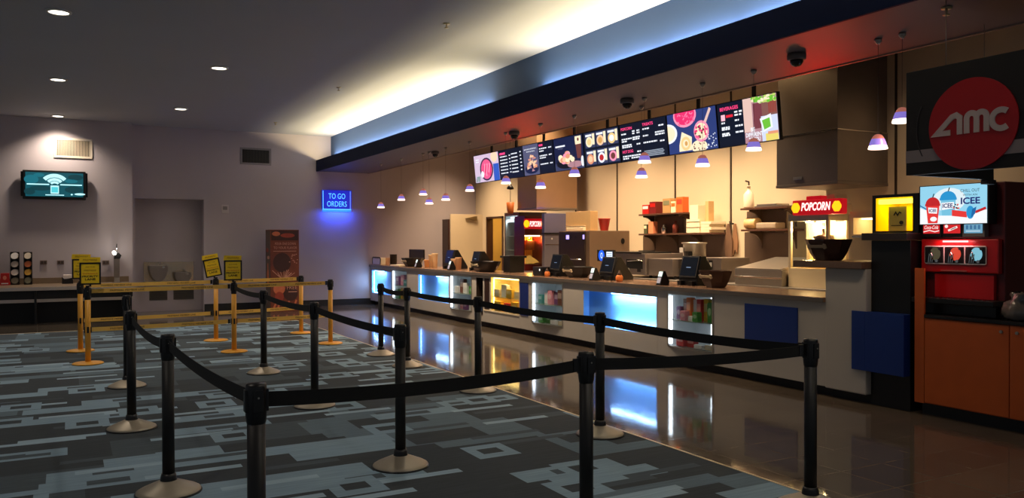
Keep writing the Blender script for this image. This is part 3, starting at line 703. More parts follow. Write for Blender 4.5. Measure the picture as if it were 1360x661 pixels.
for px0, px1, z0 in ((198, 222, 0.25), (230, 257, 0.25)):
    x0, x1 = Xat(px0, NB), Xat(px1, NB); m = M(); m.box(x0, x1, NB - 0.015, NB - .002, z0, 0.66, mat('fountain_grille', (92, 88, 84), 0.5, 0.5), 0.003)
    for k in range(8): m.box(x0 + 0.03, x1 - 0.03, NB - 0.02, NB - 0.015, z0 + 0.05 + k * 0.042, z0 + 0.062 + k * 0.042, mat('fountain_slot', (60, 56, 54), 0.5))
    m.build('lower_grille', t)
# poster box
YP = 18.6
a, b = at(359.5, 421, Y=YP), at(397, 305, Y=YP); xs = a.x - 0.0
zb = b.z; dp = 0.5
pb = thing('poster_box', 'tall brown and red poster standee box by the far wall', 'poster stand', ((a.x + b.x) / 2, YP + dp / 2, 0))
card_brown = mat('poster_brown', (112, 52, 36), 0.6, var=0.35, vscale=6); pd = mat('poster_dark', (62, 30, 26), 0.6, var=0.2, vscale=4); pr = mat('poster_red', (158, 62, 44), 0.6, var=0.25, vscale=9); po = mat('poster_orange', (206, 112, 74), 0.6, var=0.2, vscale=12); pt = mat('poster_text', (206, 150, 130), 0.6); pgrey = mat('poster_side', (94, 78, 70), 0.6, var=0.35, vscale=6)
m = M(); m.box(a.x, b.x, YP, YP + dp, 0, zb, card_brown, 0.006); m.build('box', pb)
fr = FY(a.x, YP, 0); w = b.x - a.x; k = zb / 1.9
m = M()
m.rect(fr, 0.02, w - 0.02, 0.87 * zb, zb - 0.02, pd); m.disc(fr, w * .2, zb * .95, 0.09, 0.05, po, 0.0035); m.disc(fr, w * .6, zb * .93, 0.16, 0.05, pr, 0.0035)
m.disc(fr, w * .4, zb * .6, 0.2, 0.22, pd, 0.0028); m.disc(fr, w * .3, zb * .28, 0.13, 0.13, po, 0.0035); m.disc(fr, w * .3, zb * .18, 0.1, 0.12, pr, 0.0042); m.disc(fr, w * .7, zb * .22, 0.16, 0.17, pd, 0.0028)
r2 = random.Random(3)
for i in range(16): m.stroke([(w * .45, zb * .38), (w * (.45 + r2.uniform(-.4, .4)), zb * r2.uniform(.43, .52))], 0.012, fr, pt, 0.004 + i * 0.0002)
for i in range(12): m.disc(fr, w * r2.uniform(.62, .95), zb * r2.uniform(.58, .70), 0.016, 0.01, pt, 0.0045, 8)
for i, (x, dz) in enumerate(((.1, .0), (.25, .03), (.55, .01), (.8, .02))): m.stroke([(w * x, zb * .04), (w * (x + .1), zb * (.12 + dz))], 0.04, fr, po, 0.0035 + i * .0003)
art = m.build('printed_front', pb)
m = M(); m.text('POUR ONE DOWN', fr, w * .52, zb * .815, 0.055, pt, 0.005, 'CENTER', w * .72); m.text('TO YOUR FLAVOR', fr, w * .52, zb * .765, 0.055, pt, 0.005, 'CENTER', w * .82); m.rect(fr, w * .1, w * .9, zb * .735, zb * .742, pt, 0.004)
m.text('FREE', fr, w * .93, zb * .27, 0.085, pt, 0.005, 'RIGHT', w * .36); m.rect(fr, w * .62, w * .92, zb * .235, zb * .245, pt, 0.004); m.build('poster_lettering', art)
fr2 = FX(a.x, YP + dp, 0); m = M(); m.rect(fr2, 0.02, dp - 0.02, 0.02, zb - 0.02, pgrey, 0.002)
m.disc(fr2, dp * .5, zb * .42, 0.1, 0.2, po, 0.0035); m.disc(fr2, dp * .5, zb * .55, 0.04, 0.08, po, 0.0035); m.disc(fr2, dp * .4, zb * .75, 0.12, 0.05, pr, 0.0035); m.disc(fr2, dp * .6, zb * .66, 0.12, 0.04, pt, 0.0035); m.build('printed_side', pb)
# TO GO ORDERS neon sign
neon = glow('neon_blue_text', (90, 190, 255), 1.6); neon_e = glow('neon_blue_edge', (110, 150, 255), 1.3)
a, b = at(427.5, 278, Y=YF - 0.05), at(467, 253, Y=YF - 0.05)
ng = thing('neon_sign', 'blue glowing take out counter sign high on the far wall', 'neon sign', ((a.x + b.x) / 2, YF, a.z))
m = M(); m.box(a.x, b.x, YF - 0.05, YF - 0.035, a.z, b.z, mat('neon_panel', (30, 40, 170), 0.2, emit=0.75, ecol=(24, 40, 190)), 0.004); pn_ = m.build('acrylic_panel', ng)
m = M()
for x in (a.x + 0.05, b.x - 0.05):
    for z in (a.z + 0.04, b.z - 0.04): m.cyl((x, YF - 0.035, z), (x, YF, z), 0.012, m=steel, n=8)
m.build('standoff_mounts', ng)
fr = FY((a.x + b.x) / 2, YF - 0.05, (a.z + b.z) / 2); w, h = b.x - a.x, b.z - a.z
m = M(); m.text('TO GO', fr, 0, h * .06, h * .27, neon, 0.006, 'CENTER', w * .56); m.text('ORDERS', fr, 0, -h * .34, h * .27, neon, 0.006, 'CENTER', w * .66); m.build('neon_lettering', pn_)
m = M(); m.rect(fr, -w * .47, -w * .45, -h * .48, h * .46, neon, 0.005); m.rect(fr, w * .44, w * .46, -h * .48, h * .46, neon_e, 0.005); m.rect(fr, -w * .48, w * .48, -h * .5, -h * .46, neon, 0.005); m.build('glowing_edges', pn_)
m = M(); m.box(a.x + 0.02, b.x - 0.02, YF - 0.045, YF - 0.005, a.z - 0.05, a.z, mat('neon_lamp_bar', (20, 60, 200), 0.3, emit=1.6, ecol=(34, 110, 255)), 0.004); m.build('lamp_bar', ng)
lamp('neon_glow_lamp', 'AREA', ((a.x + b.x) / 2, YF - 0.16, a.z - 0.02), 9, (40, 80, 255), w * 0.9, 0.08, aim=((a.x + b.x) / 2, YF, a.z - 0.35))
lamp('neon_halo_lamp', 'POINT', ((a.x + b.x) / 2, YF - 0.3, (a.z + b.z) / 2), 2.5, (50, 70, 255), 0.15)
# ================================================================== CONCESSION COUNTER
XC, XK, ZW = 6.72, 7.45, 1.0
def recess(m, y0, y1, z0, z1, op, depth, fm, im, X0=XC, X1=XK):
    "one closed carcass whose front has a sunk opening"
    ya, yb, za, zb = op; Xi = X0 + depth
    rect = lambda X, a, b, c, d: [(X, a, c), (X, b, c), (X, b, d), (X, a, d)]
    vs = rect(X0, y0, y1, z0, z1) + rect(X0, ya, yb, za, zb) + rect(Xi, ya, yb, za, zb) + rect(X1, y0, y1, z0, z1)
    q = lambda a, b: [(a + i, a + (i + 1) % 4, b + (i + 1) % 4, b + i) for i in range(4)]
    bv, f = m.add(vs, q(0, 4) + q(12, 0) + [(12, 13, 14, 15)], fm)
    k = m.mi(im)
    for idx in q(4, 8) + [(8, 9, 10, 11)]:
        g = m.bm.faces.new([bv[i] for i in idx]); g.material_index = k
def unit(label, y0, y1, op=None, depth=0.12, im=None, fm=None, z1=0.95):
    t = thing('counter_cabinet', label, 'counter cabinet', (XC, (y0 + y1) / 2, 0), 'cabinets of the concession counter')
    m = M()
    if op: recess(m, y0 + 0.001, y1 - 0.001, 0.1, z1, op, depth, fm or counter_face, im)
    else: m.box(XC, XK, y0 + 0.001, y1 - 0.001, 0.1, z1, fm or counter_face, 0.004)
    m.build('carcass', t)
    m = M(); m.box(XC + 0.12, XK, y0 + 0.002, y1 - 0.002, 0, 0.1, dark_base); m.build('toe_kick', t)
    return t
yy = lambda px: Yat(px, XC, 400)
blue_box = mat('light_box_blue', (122, 182, 238), 0.55)
case_in = mat('case_interior', (170, 174, 174), 0.5)
tube_blue = glow('light_box_tube', (170, 222, 255), BOX_E)
pane_b = glass('light_box_pane', (236, 246, 255))
def light_box(label, y0, y1, op, tubes):
    t = unit(label, y0, y1, op, 0.10, blue_box); ya, yb, za, zb = op
    for kind, a, b in tubes:
        m = M()
        if kind == 'v': m.cyl((XC + 0.05, a, za + 0.02), (XC + 0.05, a, zb - 0.02), 0.008, m=tube_blue, n=10)
        else:
            z = zb - 0.009 if kind == 't' else za + 0.009
            m.cyl((XC + 0.05, a, z), (XC + 0.05, b, z), 0.008, m=tube_blue, n=10)
        m.build('light_tube', t)
        if kind != 'v':
            zz = zb - .03 if kind == 't' else za + .03
            lamp('light_box_lamp', 'AREA', (XC + .04, (a + b) / 2, zz), BOX_L * abs(a - b), (205, 230, 255), abs(a - b), .03, aim=(XC + .075, (a + b) / 2, (za + zb) / 2))
    m = M(); m.box(XC + 0.004, XC + 0.008, ya, yb, za, zb, pane_b); m.build('front_pane', t)
case_tube = glow('case_tube', (232, 242, 255), CASE_E)
def display_case(label, y0, y1, inter=None, tub=None, z0=0.25, z1=0.90, bow=0.07, shelf=0.56, mid=True):
    op = (y0 + 0.03, y1 - 0.03, z0, z1); ya, yb = op[0], op[1]
    t = unit(label, y0, y1, op, 0.45, inter or case_in); tub = tub or case_tube
    n = 12; m = M(); vs = []
    for i in range(n + 1):
        q = i / n; y = yb + (ya - yb) * q; x = XC - bow * math.sin(math.pi * q) - 0.004
        vs += [(x, y, z0 - 0.01), (x, y, z1 + 0.01)]
    m.add(vs, [(2 * i, 2 * i + 2, 2 * i + 3, 2 * i + 1) for i in range(n)], clear, True); m.build('bowed_glass', t)
    for z, th, nm, mm in ((z0 - 0.02, 0.02, 'bottom_ledge', steel), (shelf, 0.008, 'glass_shelf', mat('shelf_glass', (150, 170, 165), 0.1))):
        m = M(); P = [(XC - bow * math.sin(math.pi * i / n) - 0.002, yb + (ya - yb) * i / n) for i in range(n + 1)]
        inner = XC + (0.02 if nm == 'bottom_ledge' else 0.44)
        pts = P + [(inner, ya), (inner, yb)]
        m.prism(pts, Fr((0, 0, z), (1, 0, 0), (0, 1, 0)), 0, th, mm); m.build(nm, t)
    m = M(); m.cyl((XC + 0.01, yb - 0.03, z0 + 0.02), (XC + 0.01, yb - 0.03, z1 - 0.02), 0.021, m=tub, n=10); m.build('light_tube', t)
    if mid: m = M(); m.cyl((XC + 0.40, yb - (yb - ya) * 0.45, z0 + 0.02), (XC + 0.40, yb - (yb - ya) * 0.45, z1 - 0.02), 0.013, m=tub, n=10); m.build('light_tube', t)
    m = M(); m.box(XC - 0.006, XC + 0.01, ya - 0.025, ya, z0 - 0.01, z1 + 0.01, steel, 0.002); m.build('side_frame', t)
    m = M(); m.box(XC - 0.006, XC + 0.01, yb, yb + 0.025, z0 - 0.01, z1 + 0.01, steel, 0.002); m.build('side_frame', t)
    return t, ya, yb
e = {k: yy(v) for k, v in dict(a0=541, b1=553, b0=597.5, cb0=627, g0=643, ye0=690, n0=703, cc1=706, cc0=748, bl1=774, bl0=873, cd1=886, cd0=948).items()}
Yend = YF - 0.02
light_box('counter cabinet with a blue light panel at the far end by the wall', yy(521), Yend, (yy(521) + 0.05, Yend - .12, 0.30, 0.86), [('t', Yend - .2, yy(508)), ('b', Yend - .16, yy(506)), ('v', Yend - 0.15, 0)])
display_case('farthest bowed glass display case in the counter', e['a0'], yy(521))
unit('plain counter cabinet between the farthest glass case and the second blue panel', e['b1'], e['a0'])
light_box('counter cabinet with the middle blue light panel', e['b0'], e['b1'], (e['b0'] + 0.06, e['b1'] - 0.12, 0.33, 0.86), [('t', e['b0'] + 0.1, e['b1'] - 1.0), ('b', e['b0'] + 0.1, e['b1'] - 1.0), ('v', e['b1'] - 0.15, 0)])
display_case('second glass display case from the far wall, beside the middle blue panel', e['cb0'], e['b0'])
gap = mat('gap_dark_panel', (52, 40, 34), 0.5, var=0.2)
unit('counter cabinet with a dark recessed gap left of the yellow lit case', e['g0'], e['cb0'], (e['g0'] + 0.05, e['cb0'] - 0.18, 0.2, 0.9), 0.25, gap)
# yellow lit case
warm_tube = glow('warm_case_tube', (255, 214, 130), WARM_E); cream_in = mat('warm_case_interior', (240, 220, 160), 0.5)
op = (e['ye0'] + 0.02, yy(652), 0.33, 0.93)
t = unit('counter cabinet with a warm yellow lit food display', e['ye0'], e['g0'], op, 0.42, cream_in); yl0, yl1 = op[0], op[1]
m = M(); m.cyl((XC + 0.05, yl0 + 0.03, 0.915), (XC + 0.05, yl1 - 0.03, 0.915), 0.013, m=warm_tube, n=10); m.build('light_tube', t)
m = M(); m.cyl((XC + 0.05, yl1 - 0.025, 0.36), (XC + 0.05, yl1 - 0.025, 0.9), 0.012, m=warm_tube, n=10); m.build('light_tube', t)
m = M(); m.box(XC + 0.004, XC + 0.008, yl0, yl1, 0.33, 0.93, clear); m.build('front_pane', t)
lamp('warm_case_lamp', 'AREA', (XC + .1, (yl0 + yl1) / 2, .9), 3.5, (255, 216, 140), yl1 - yl0 - .1, .05, aim=(XC + .2, (yl0 + yl1) / 2, .3)); lamp('warm_case_lamp', 'AREA', (XC + .06, (yl0 + yl1) / 2, .565), 2.0, (255, 190, 90), yl1 - yl0 - .1, .04, aim=(XC + .2, (yl0 + yl1) / 2, .3))
m = M(); m.box(XC + 0.03, XC + 0.42, yl0, yl1, 0.575, 0.585, cream_in); m.build('shelf', t)
m = M(); m.box(XC - 0.004, XC, yl1 + 0.06, e['g0'] - 0.02, 0.33, 0.9, mat('dark_side_panel', (44, 26, 20), 0.4)); m.build('side_panel', t)
m = M(); m.box(XC - 0.012, XC + 0.02, yl0, e['g0'], 0.305, 0.33, cream_card, 0.003); m.build('lit_ledge', t)
t = unit('narrow counter cabinet with a dark blue panel beside the yellow lit display', e['n0'], e['ye0'], fm=counter_face)
m = M(); m.box(XC - 0.012, XC, e['n0'] + 0.03, e['ye0'] - 0.03, 0.33, 0.88, mat('deep_blue_panel', (18, 44, 120), 0.35), 0.003); m.build('blue_panel', t)
unit('slim counter filler between the dark blue panel and the third glass case', e['cc1'], e['n0'])
display_case('third glass display case, right of the yellow lit display', e['cc0'], e['cc1'])
unit('plain counter cabinet between the third glass case and the long blue panel', e['bl1'], e['cc0'])
light_box('counter cabinet with the longest and nearest blue light panel', e['bl0'], e['bl1'], (e['bl0'] + 0.02, e['bl1'] - 0.02, 0.35, 0.845), [('t', e['bl0'] + 0.05, e['bl0'] + 1.08), ('b', e['bl0'] + 0.05, e['bl0'] + 1.0)])
unit('slim counter cabinet between the long blue panel and the nearest glass case', e['cd1'], e['bl0'])
display_case('nearest and largest glass display case in the counter, full of snacks', e['cd0'], e['cd1'], shelf=0.58)
P0, P1, P2 = 5.21, 5.69, 6.04
t = unit('plain counter cabinet with a square dark blue panel at the near end', P1, e['cd0'])
ya, yb = yy(1060), yy(990)
m = M(); m.box(XC - 0.015, XC, ya, yb, 0.43, 0.87, blue_lam, 0.003); m.build('blue_panel', t)
# pillar with raised ledge
t = thing('counter_end_pillar', 'tall grey counter end pillar carrying the raised ledge', 'counter end', (XC, (P0 + P1) / 2, 0))
m = M(); m.box(XC - 0.01, XK, P0, P1 - 0.002, 0.09, 1.30, counter_face, 0.012); m.build('panel', t)
m = M(); m.box(XC + 0.12, XK, P0, P1 - 0.002, 0, 0.09, dark_base); m.build('toe_kick', t)
ledge = thing('raised_ledge', 'short raised brown ledge on the counter end pillar', 'ledge', (XC, P1, 1.30))
m = M(); m.box(XC - 0.08, XK - 0.05, P0 - 0.0, P2, 1.302, 1.37, mat('ledge_stone', (112, 88, 72), 0.25, var=0.2, vscale=40), 0.006); m.build('slab', ledge)
# worktop
wt = thing('worktop', 'long brown stone worktop running along the whole concession counter', 'worktop', (7.05, 12.5, 0.95))
m = M(); m.box(XC - 0.03, XK + 0.04, P1 + 0.002, Yend, 0.952, ZW, worktop_mat, 0.004); m.build('slab', wt)
m = M(); m.box(XC - 0.042, XC - 0.031, P1 + 0.002, Yend, 0.948, ZW - 0.003, edge_metal, 0.002); m.build('front_edge_strip', wt)
# dark tall cabinet with blue band
D0, D1 = 4.79, 5.205
t = thing('dark_cabinet', 'tall black cabinet with a wide blue band next to the orange cabinet', 'cabinet', (7.1, 5, 0))
m = M(); m.box(XC + 0.06, 7.55, D0, D1, 0.0, 1.575, black_lam, 0.004); m.build('body', t)
m = M(); z0_, z1_ = at(1160, 494, X=XC - 0.03).z, at(1160, 414.5, X=XC - 0.03).z
m.box(XC - 0.035, XC + 0.06, D0 - 0.0, D1 - 0.001, z0_, z1_, blue_lam, 0.003); m.build('blue_band', t)
m = M(); m.box(XC - 0.02, 7.6, D0 - 0.015, D1 + 0.05, 1.577, 1.645, mat('dark_ledge_stone', (48, 38, 36), 0.3, var=0.2, vscale=40), 0.005); m.build('top_slab', t)
bnd = thing('blue_panel', 'blue laminate panel overlapping the right edge of the grey pillar', 'panel', (XC - 0.03, P0, z0_)); m = M(); m.box(XC - 0.035, XC - 0.0115, D1, Yat(1131.5, XC - 0.03), z0_, z1_, blue_lam, 0.003); m.build('panel_face', bnd)

# ---- snacks in the cases
SN = 0
pal = dict(red=(196, 40, 44), pink=(226, 150, 170), green=(70, 150, 60), yellow=(236, 190, 60), white=(232, 232, 236), brown=(112, 64, 44), teal=(60, 140, 140), purple=(110, 60, 120), orange=(230, 120, 50), cream=(240, 220, 180))
def snack(kind, colr, X, y, z, w, h, d, where):
    lab = f'{colr} {kind} {where}'
    c = mat('snack_' + colr, pal[colr], 0.45, var=0.18, vscale=30); c2 = mat('snack_label_' + colr, tuple(min(255, int(v * .5 + 120)) for v in pal[colr]), 0.5)
    t = thing('snack_bag' if 'bag' in kind else 'snack_box', lab, 'snack', (X, y, z), 'snacks in the display cases')
    m = M(); fr = FX(X, y, z)
    if 'bag' in kind: m.prism([(-w * .5, 0), (w * .5, 0), (w * .46, h * .12), (w * .5, h * .5), (w * .44, h * .88), (w * .5, h), (-w * .5, h), (-w * .44, h * .88), (-w * .5, h * .5), (-w * .46, h * .12)], fr, -d, 0, c, 0.006)
    else: m.box(X, X + d, y - w / 2, y + w / 2, z, z + h, c, 0.003)
    m.build('bag' if 'bag' in kind else 'carton', t)
    m = M(); m.disc(fr, 0, h * .55, w * .36, h * .2, c2, 0.002, 14, 0.001) if 'bag' in kind else m.rect(fr, -w * .38, w * .38, h * .45, h * .8, c2, 0.002)
    m.build('printed_label', t)
ORD = ['first', 'second', 'third', 'fourth', 'fifth', 'sixth', 'seventh']
def fill(y0, y1, z, items, shelf, case, X=XC + 0.02):
    if 'front' in shelf: y0, y1 = y0 + .16, y1 - .16
    n = len(items); w = (y1 - y0) / n
    for i, (kind, colr, hh) in enumerate(items):
        snack(kind, colr, X + 0.03 * (i % 2), y1 - (i + .5) * w, z, w * 0.84, hh, 0.07, f'{ORD[i]} from left on the {shelf} of the {case}')
def cs(a, b): return (yy(b) + 0.06, yy(a) - 0.14)
a0, a1 = cs(521, 541); fill(a0, a1, 0.571, [('candy box', 'purple', .2), ('candy bag', 'pink', .24), ('candy box', 'teal', .13)], 'upper shelf', 'farthest glass case'); fill(a0, a1, 0.255, [('snack bag', 'green', .22), ('snack bag', 'yellow', .26), ('snack bag', 'green', .2)], 'bottom', 'farthest glass case')
a0, a1 = cs(598, 627); fill(a0, a1, 0.571, [('candy box', 'white', .12), ('candy box', 'brown', .27), ('snack bag', 'white', .2), ('candy bag', 'green', .14)], 'upper shelf', 'second glass case'); fill(a0, a1, 0.255, [('candy box', 'white', .1), ('candy box', 'pink', .12), ('candy box', 'purple', .14), ('candy bag', 'white', .1)], 'bottom', 'second glass case')
a0, a1 = cs(707, 748); fill(a0, a1, 0.571, [('candy box', 'teal', .14), ('candy bag', 'white', .18), ('candy bag', 'pink', .22), ('candy box', 'purple', .2), ('candy box', 'brown', .24)], 'upper shelf', 'third glass case'); fill(a0, a1, 0.255, [('snack bag', 'green', .12), ('snack bag', 'green', .16), ('candy box', 'white', .07), ('candy box', 'cream', .06)], 'bottom', 'third glass case')
a0, a1 = cs(886, 948); fill(a0, a1, 0.591, [('candy bag', 'purple', .16), ('candy box', 'brown', .26), ('candy box', 'orange', .28), ('candy box', 'white', .26), ('candy box', 'red', .27), ('candy box', 'yellow', .28), ('candy bag', 'green', .24)], 'upper shelf', 'nearest glass case', XC + .03)
fill(a0, a1, 0.591, [('candy bag', 'pink', .12), ('candy bag', 'white', .06), ('candy bag', 'green', .12)], 'upper shelf front', 'nearest glass case', XC - .05)
fill(a0, a1, 0.255, [('candy box', 'red', .13), ('snack carton', 'red', .11), ('candy bag', 'white', .05), ('candy bag', 'cream', .06)], 'bottom', 'nearest glass case')
fill(yl0 + .05, yl1 - .06, 0.589, [('food carton', 'cream', .13), ('food carton', 'white', .22), ('food carton', 'yellow', .15), ('food carton', 'cream', .12)], 'upper shelf', 'yellow lit display'); fill(yl0 + .05, yl1 - .06, 0.335, [('snack bag', 'yellow', .17), ('snack bag', 'red', .15), ('snack bag', 'yellow', .19)], 'bottom', 'yellow lit display')

# ---- things on the worktop
dark_screen = mat('terminal_screen', (14, 18, 24), 0.15, emit=0.012, ecol=(90, 130, 190))
def till(px, X, label, w=0.34, h=0.36, lit=None):
    y = Yat(px, X, 370)
    t = thing('till_terminal', label, 'cash register', (X, y, ZW), 'black till terminals on the worktop')
    side = Fr((X, y - w / 2, ZW), (1, 0, 0), (0, 0, 1))
    m = M(); m.prism([(0.06, 0), (0.42, 0), (0.42, 0.05), (0.2, h), (0.13, h), (0.06, 0.1)], side, -w, 0, black_plastic, 0.008); m.build('housing', t)
    fr = Fr((X + 0.055, y, ZW + 0.1), (0, -1, 0), (0.07, 0, h - 0.1)); L = math.hypot(0.07, h - 0.1)
    m = M(); m.prism([(-w * .46, 0.0), (w * .46, 0.0), (w * .46, L), (-w * .46, L)], fr, -0.01, 0.012, black_plastic, 0.004); sc_ = m.build('display_bezel', t)
    m = M(); m.rect(fr, -w * .40, w * .40, 0.025, L - 0.02, dark_screen, 0.014); m.rect(fr, -w * .13, w * .1, L * .45, L * .48, glow('screen_faint_mark', (150, 180, 220), 0.7), 0.0155); m.build('display', sc_)
    for q in (-.3, .3): m = M(); m.box(X + 0.0, X + 0.06, y + w * (q - .1), y + w * (q + .1), ZW, ZW + 0.06, black_plastic, 0.004); m.build('foot', t)
    return t, y
till(592, 6.98, 'black till terminal left of the second card reader', 0.4, 0.40); till(627, 6.98, 'black till terminal in front of the open cream door', 0.34, 0.38)
till(733, 6.98, 'black till terminal right of the far lit popcorn cabinet', 0.34, 0.36)
till(801, 6.95, 'black till terminal under the blue and white customer display', 0.36, 0.34); till(909, 6.98, 'nearest black till terminal, left of the brown tub with the bone shaped grip', 0.36, 0.38)
cr_scr = glow('reader_screen', (226, 244, 232), 1.7); cr_pad = mat('reader_keypad', (170, 170, 186), 0.4, emit=0.25, ecol=(170, 175, 200))
def card_reader(px, label):
    X = XC + 0.0; y = Yat(px, X, 375)
    t = thing('card_reader', label, 'card reader', (X, y, ZW), 'card readers on the front edge of the worktop')
    side = Fr((X - 0.01, y - 0.045, ZW), (1, 0, 0), (0, 0, 1))
    m = M(); m.prism([(0.0, 0), (0.14, 0), (0.15, 0.05), (0.085, 0.185), (0.055, 0.185), (0.0, 0.02)], side, -0.09, 0, black_plastic, 0.005); m.build('body', t)
    fr = Fr((X - 0.012, y, ZW + 0.02), (0, -1, 0), (0.055, 0, 0.165)); 
    m = M(); m.rect(fr, -0.036, 0.036, 0.1, 0.165, cr_scr, 0.004); m.build('screen', t)
    m = M(); m.rect(fr, -0.034, 0.034, 0.01, 0.085, cr_pad, 0.004); m.build('keypad', t)
card_reader(552, 'card reader with a bright screen before the far black basket'); card_reader(596, 'card reader above the right end of the middle blue panel')
card_reader(785, 'card reader over the left part of the long blue panel'); card_reader(875, 'card reader over the right end of the long blue panel')
bone = mat('bone_grip', (206, 190, 158), 0.4)
def tub(px, X, z, label, r=0.2, h=0.2, col=None, bonec=bone):
    y = Yat(px, X, 350); col = col or black_plastic
    t = thing('tub', label, 'tub', (X, y, z), 'black tubs with a bone shaped grip')
    prof = [(r * .55, 0), (r * .62, 0.01), (r * .8, h * .35), (r, h * .9), (r * 1.02, h), (r * .94, h), (r * .74, h * .35), (r * .5, 0.02), (0.0, 0.02)]
    m = M(); n = 8; vs = []
    for rr, zz in prof:
        for i in range(n):
            a = 2 * math.pi * (i + .5) / n; vs.append((X + rr * .92 * math.cos(a), y + rr * 1.15 * math.sin(a), z + zz))
    fs = [(j * n + i, j * n + (i + 1) % n, (j + 1) * n + (i + 1) % n, (j + 1) * n + i) for j in range(len(prof) - 1) for i in range(n)] + [tuple(range(n))[::-1]]
    m.add(vs, fs, col); m.build('bowl', t)
    a = math.radians(22.5); c = Vector((X, y, z + h * .66)); 
    for k, (nx, ny) in enumerate(((-0.92, 0.0), (0.0, -1.15))):
        dd = r * .88
        o = Vector((X + nx * r * .865, y + ny * dd * .95, z + h * .66))
        fr = Fr(o, (0, -1, 0), (-0.45, 0, 1)) if k == 0 else Fr(o, (1, 0, 0), (0, -0.45, 1))
        if k == 1: continue
        m = M(); w = r * .36
        m.prism([(-w, -.012), (w, -.012), (w + .012, -.03), (w + .04, -.02), (w + .035, 0), (w + .04, .02), (w + .012, .03), (w, .012), (-w, .012), (-w - .012, .03), (-w - .04, .02), (-w - .035, 0), (-w - .04, -.02), (-w - .012, -.03)], fr, -0.008, 0.008, bonec, 0.002); m.build('bone_grip', t)
    return t
brown_tub = mat('brown_tub', (70, 46, 36), 0.3, var=0.15)
tub(768, 7.12, ZW, 'wide low black tub left of the card reader by the long blue panel', 0.26, 0.17)
tub(548, 7.0, ZW, 'black tub at the far end of the counter by the monitor', 0.27, 0.2); tub(645, 6.95, ZW, 'black tub in front of the kitchen doorway', 0.3, 0.2, mat('black_tub_gloss', (26, 20, 20), 0.25))
tub(950, 7.02, ZW, 'brown tub with a pale bone shaped grip on the near worktop', 0.2, 0.21, brown_tub)
tub(1100, 7.0, 1.37, 'dark tub on the raised ledge in front of the near popcorn machine', 0.22, 0.22, mat('maroon_black_tub', (44, 24, 24), 0.25, var=0.1), mat('bone_grip_grey', (120, 112, 100), 0.4))
# monitor at the far end
X = 7.3; y = Yat(552.5, X); w = abs(Yat(543, X) - Yat(562, X)) / 2; z1 = at(552, 331, X=X).z
t = thing('monitor', 'black computer monitor standing at the far end of the worktop', 'monitor', (X, y, ZW))
m = M(); m.box(X, X + 0.04, y - w, y + w, ZW + 0.14, z1, black_plastic, 0.008); m.build('panel', t)
m = M(); m.box(X + 0.02, X + 0.06, y - 0.03, y + 0.03, ZW + 0.015, ZW + 0.2, black_plastic); m.box(X - 0.08, X + 0.1, y - 0.12, y + 0.12, ZW, ZW + 0.015, black_plastic, 0.004); m.build('stand', t)
# small things at the far end
X = 6.76; y = YF - .36
t = thing('tissue_dispenser', 'pale box with dark rim at the far left end of the worktop', 'dispenser', (X, y, ZW))
m = M(); m.box(X, X + 0.14, y - 0.3, y + 0.3, ZW, ZW + 0.18, cream_card, 0.02); m.build('box', t); m = M(); fr = FX(X, y, ZW); m.stroke([(-.28, .02), (-.3, .15), (-.25, .185), (.25, .185), (.3, .15), (.28, .02)], 0.03, fr, black_plastic, 0.008, 0.012); m.build('rim', t)
X = 7.15; y = Yat(522.5, X); m = M(); m.lathe([(0.07, 0), (0.085, .02), (0.09, .25), (0.095, .26), (0.085, .26), (0.08, .03), (0, .03)], (X, y, ZW), black_plastic, 18); tag(m.build('black_cup'), 'black cup standing near the far end of the worktop', 'cup')
X = 6.98; y = Yat(514, X); m = M(); m.lathe([(0.06, 0), (0.075, .17), (0.08, .18), (0.07, .18), (0.055, .02), (0, .02)], (X, y, ZW), mat('pale_cup', (216, 180, 150), 0.6), 18); tag(m.build('paper_cup'), 'pale paper cup left of the black cup on the far worktop', 'cup')
X = 6.76; y = Yat(524, X); m = M(); m.box(X, X + .22, y - .3, y + .3, ZW, ZW + .03, cream_card, .004); tag(m.build('paper_stack'), 'flat stack of pale paper in front of the black cup', 'paper')
for i, (px, h, c) in enumerate(((573, .29, (226, 188, 140)), (577.5, .32, (240, 206, 160)), (567, .17, (230, 170, 110)), (603, .22, (210, 170, 130)), (609, .25, (196, 150, 110)))):
    X = 7.05; y = Yat(px, X); m = M(); m.lathe([(.05, 0), (.065, h * .9), (.07, h * .92), (.07, h * .95), (.072, h), (.06, h), (.045, .02), (0, .02)], (X, y, ZW), mat('cup_tan_%d' % i, c, 0.6), 16)
    tag(m.build('cup_stack'), ['stack of tan cups between the second reader and the far tub', 'tallest stack of cream cups on the far worktop', 'short orange tan cup stack right of the far card reader', 'left cup stack just right of the second card reader', 'right cup stack just right of the second card reader'][i], 'cups', 'stacks of cups on the worktop')
# black stand between door and popcorn cabinet
X = 7.1; ya_, yb_ = Yat(677, X), Yat(664, X)
t = thing('black_stand', 'square black stand with a wider top in front of the far popcorn cabinet', 'stand', (X, (ya_ + yb_) / 2, ZW))
m = M(); m.box(X + .03, X + .33, ya_ + .05, yb_ - .08, ZW, ZW + 0.27, black_plastic, .006); m.build('body', t); m = M(); m.box(X, X + .36, ya_, yb_, ZW + .27, ZW + .31, black_plastic, .006); m.build('top', t)
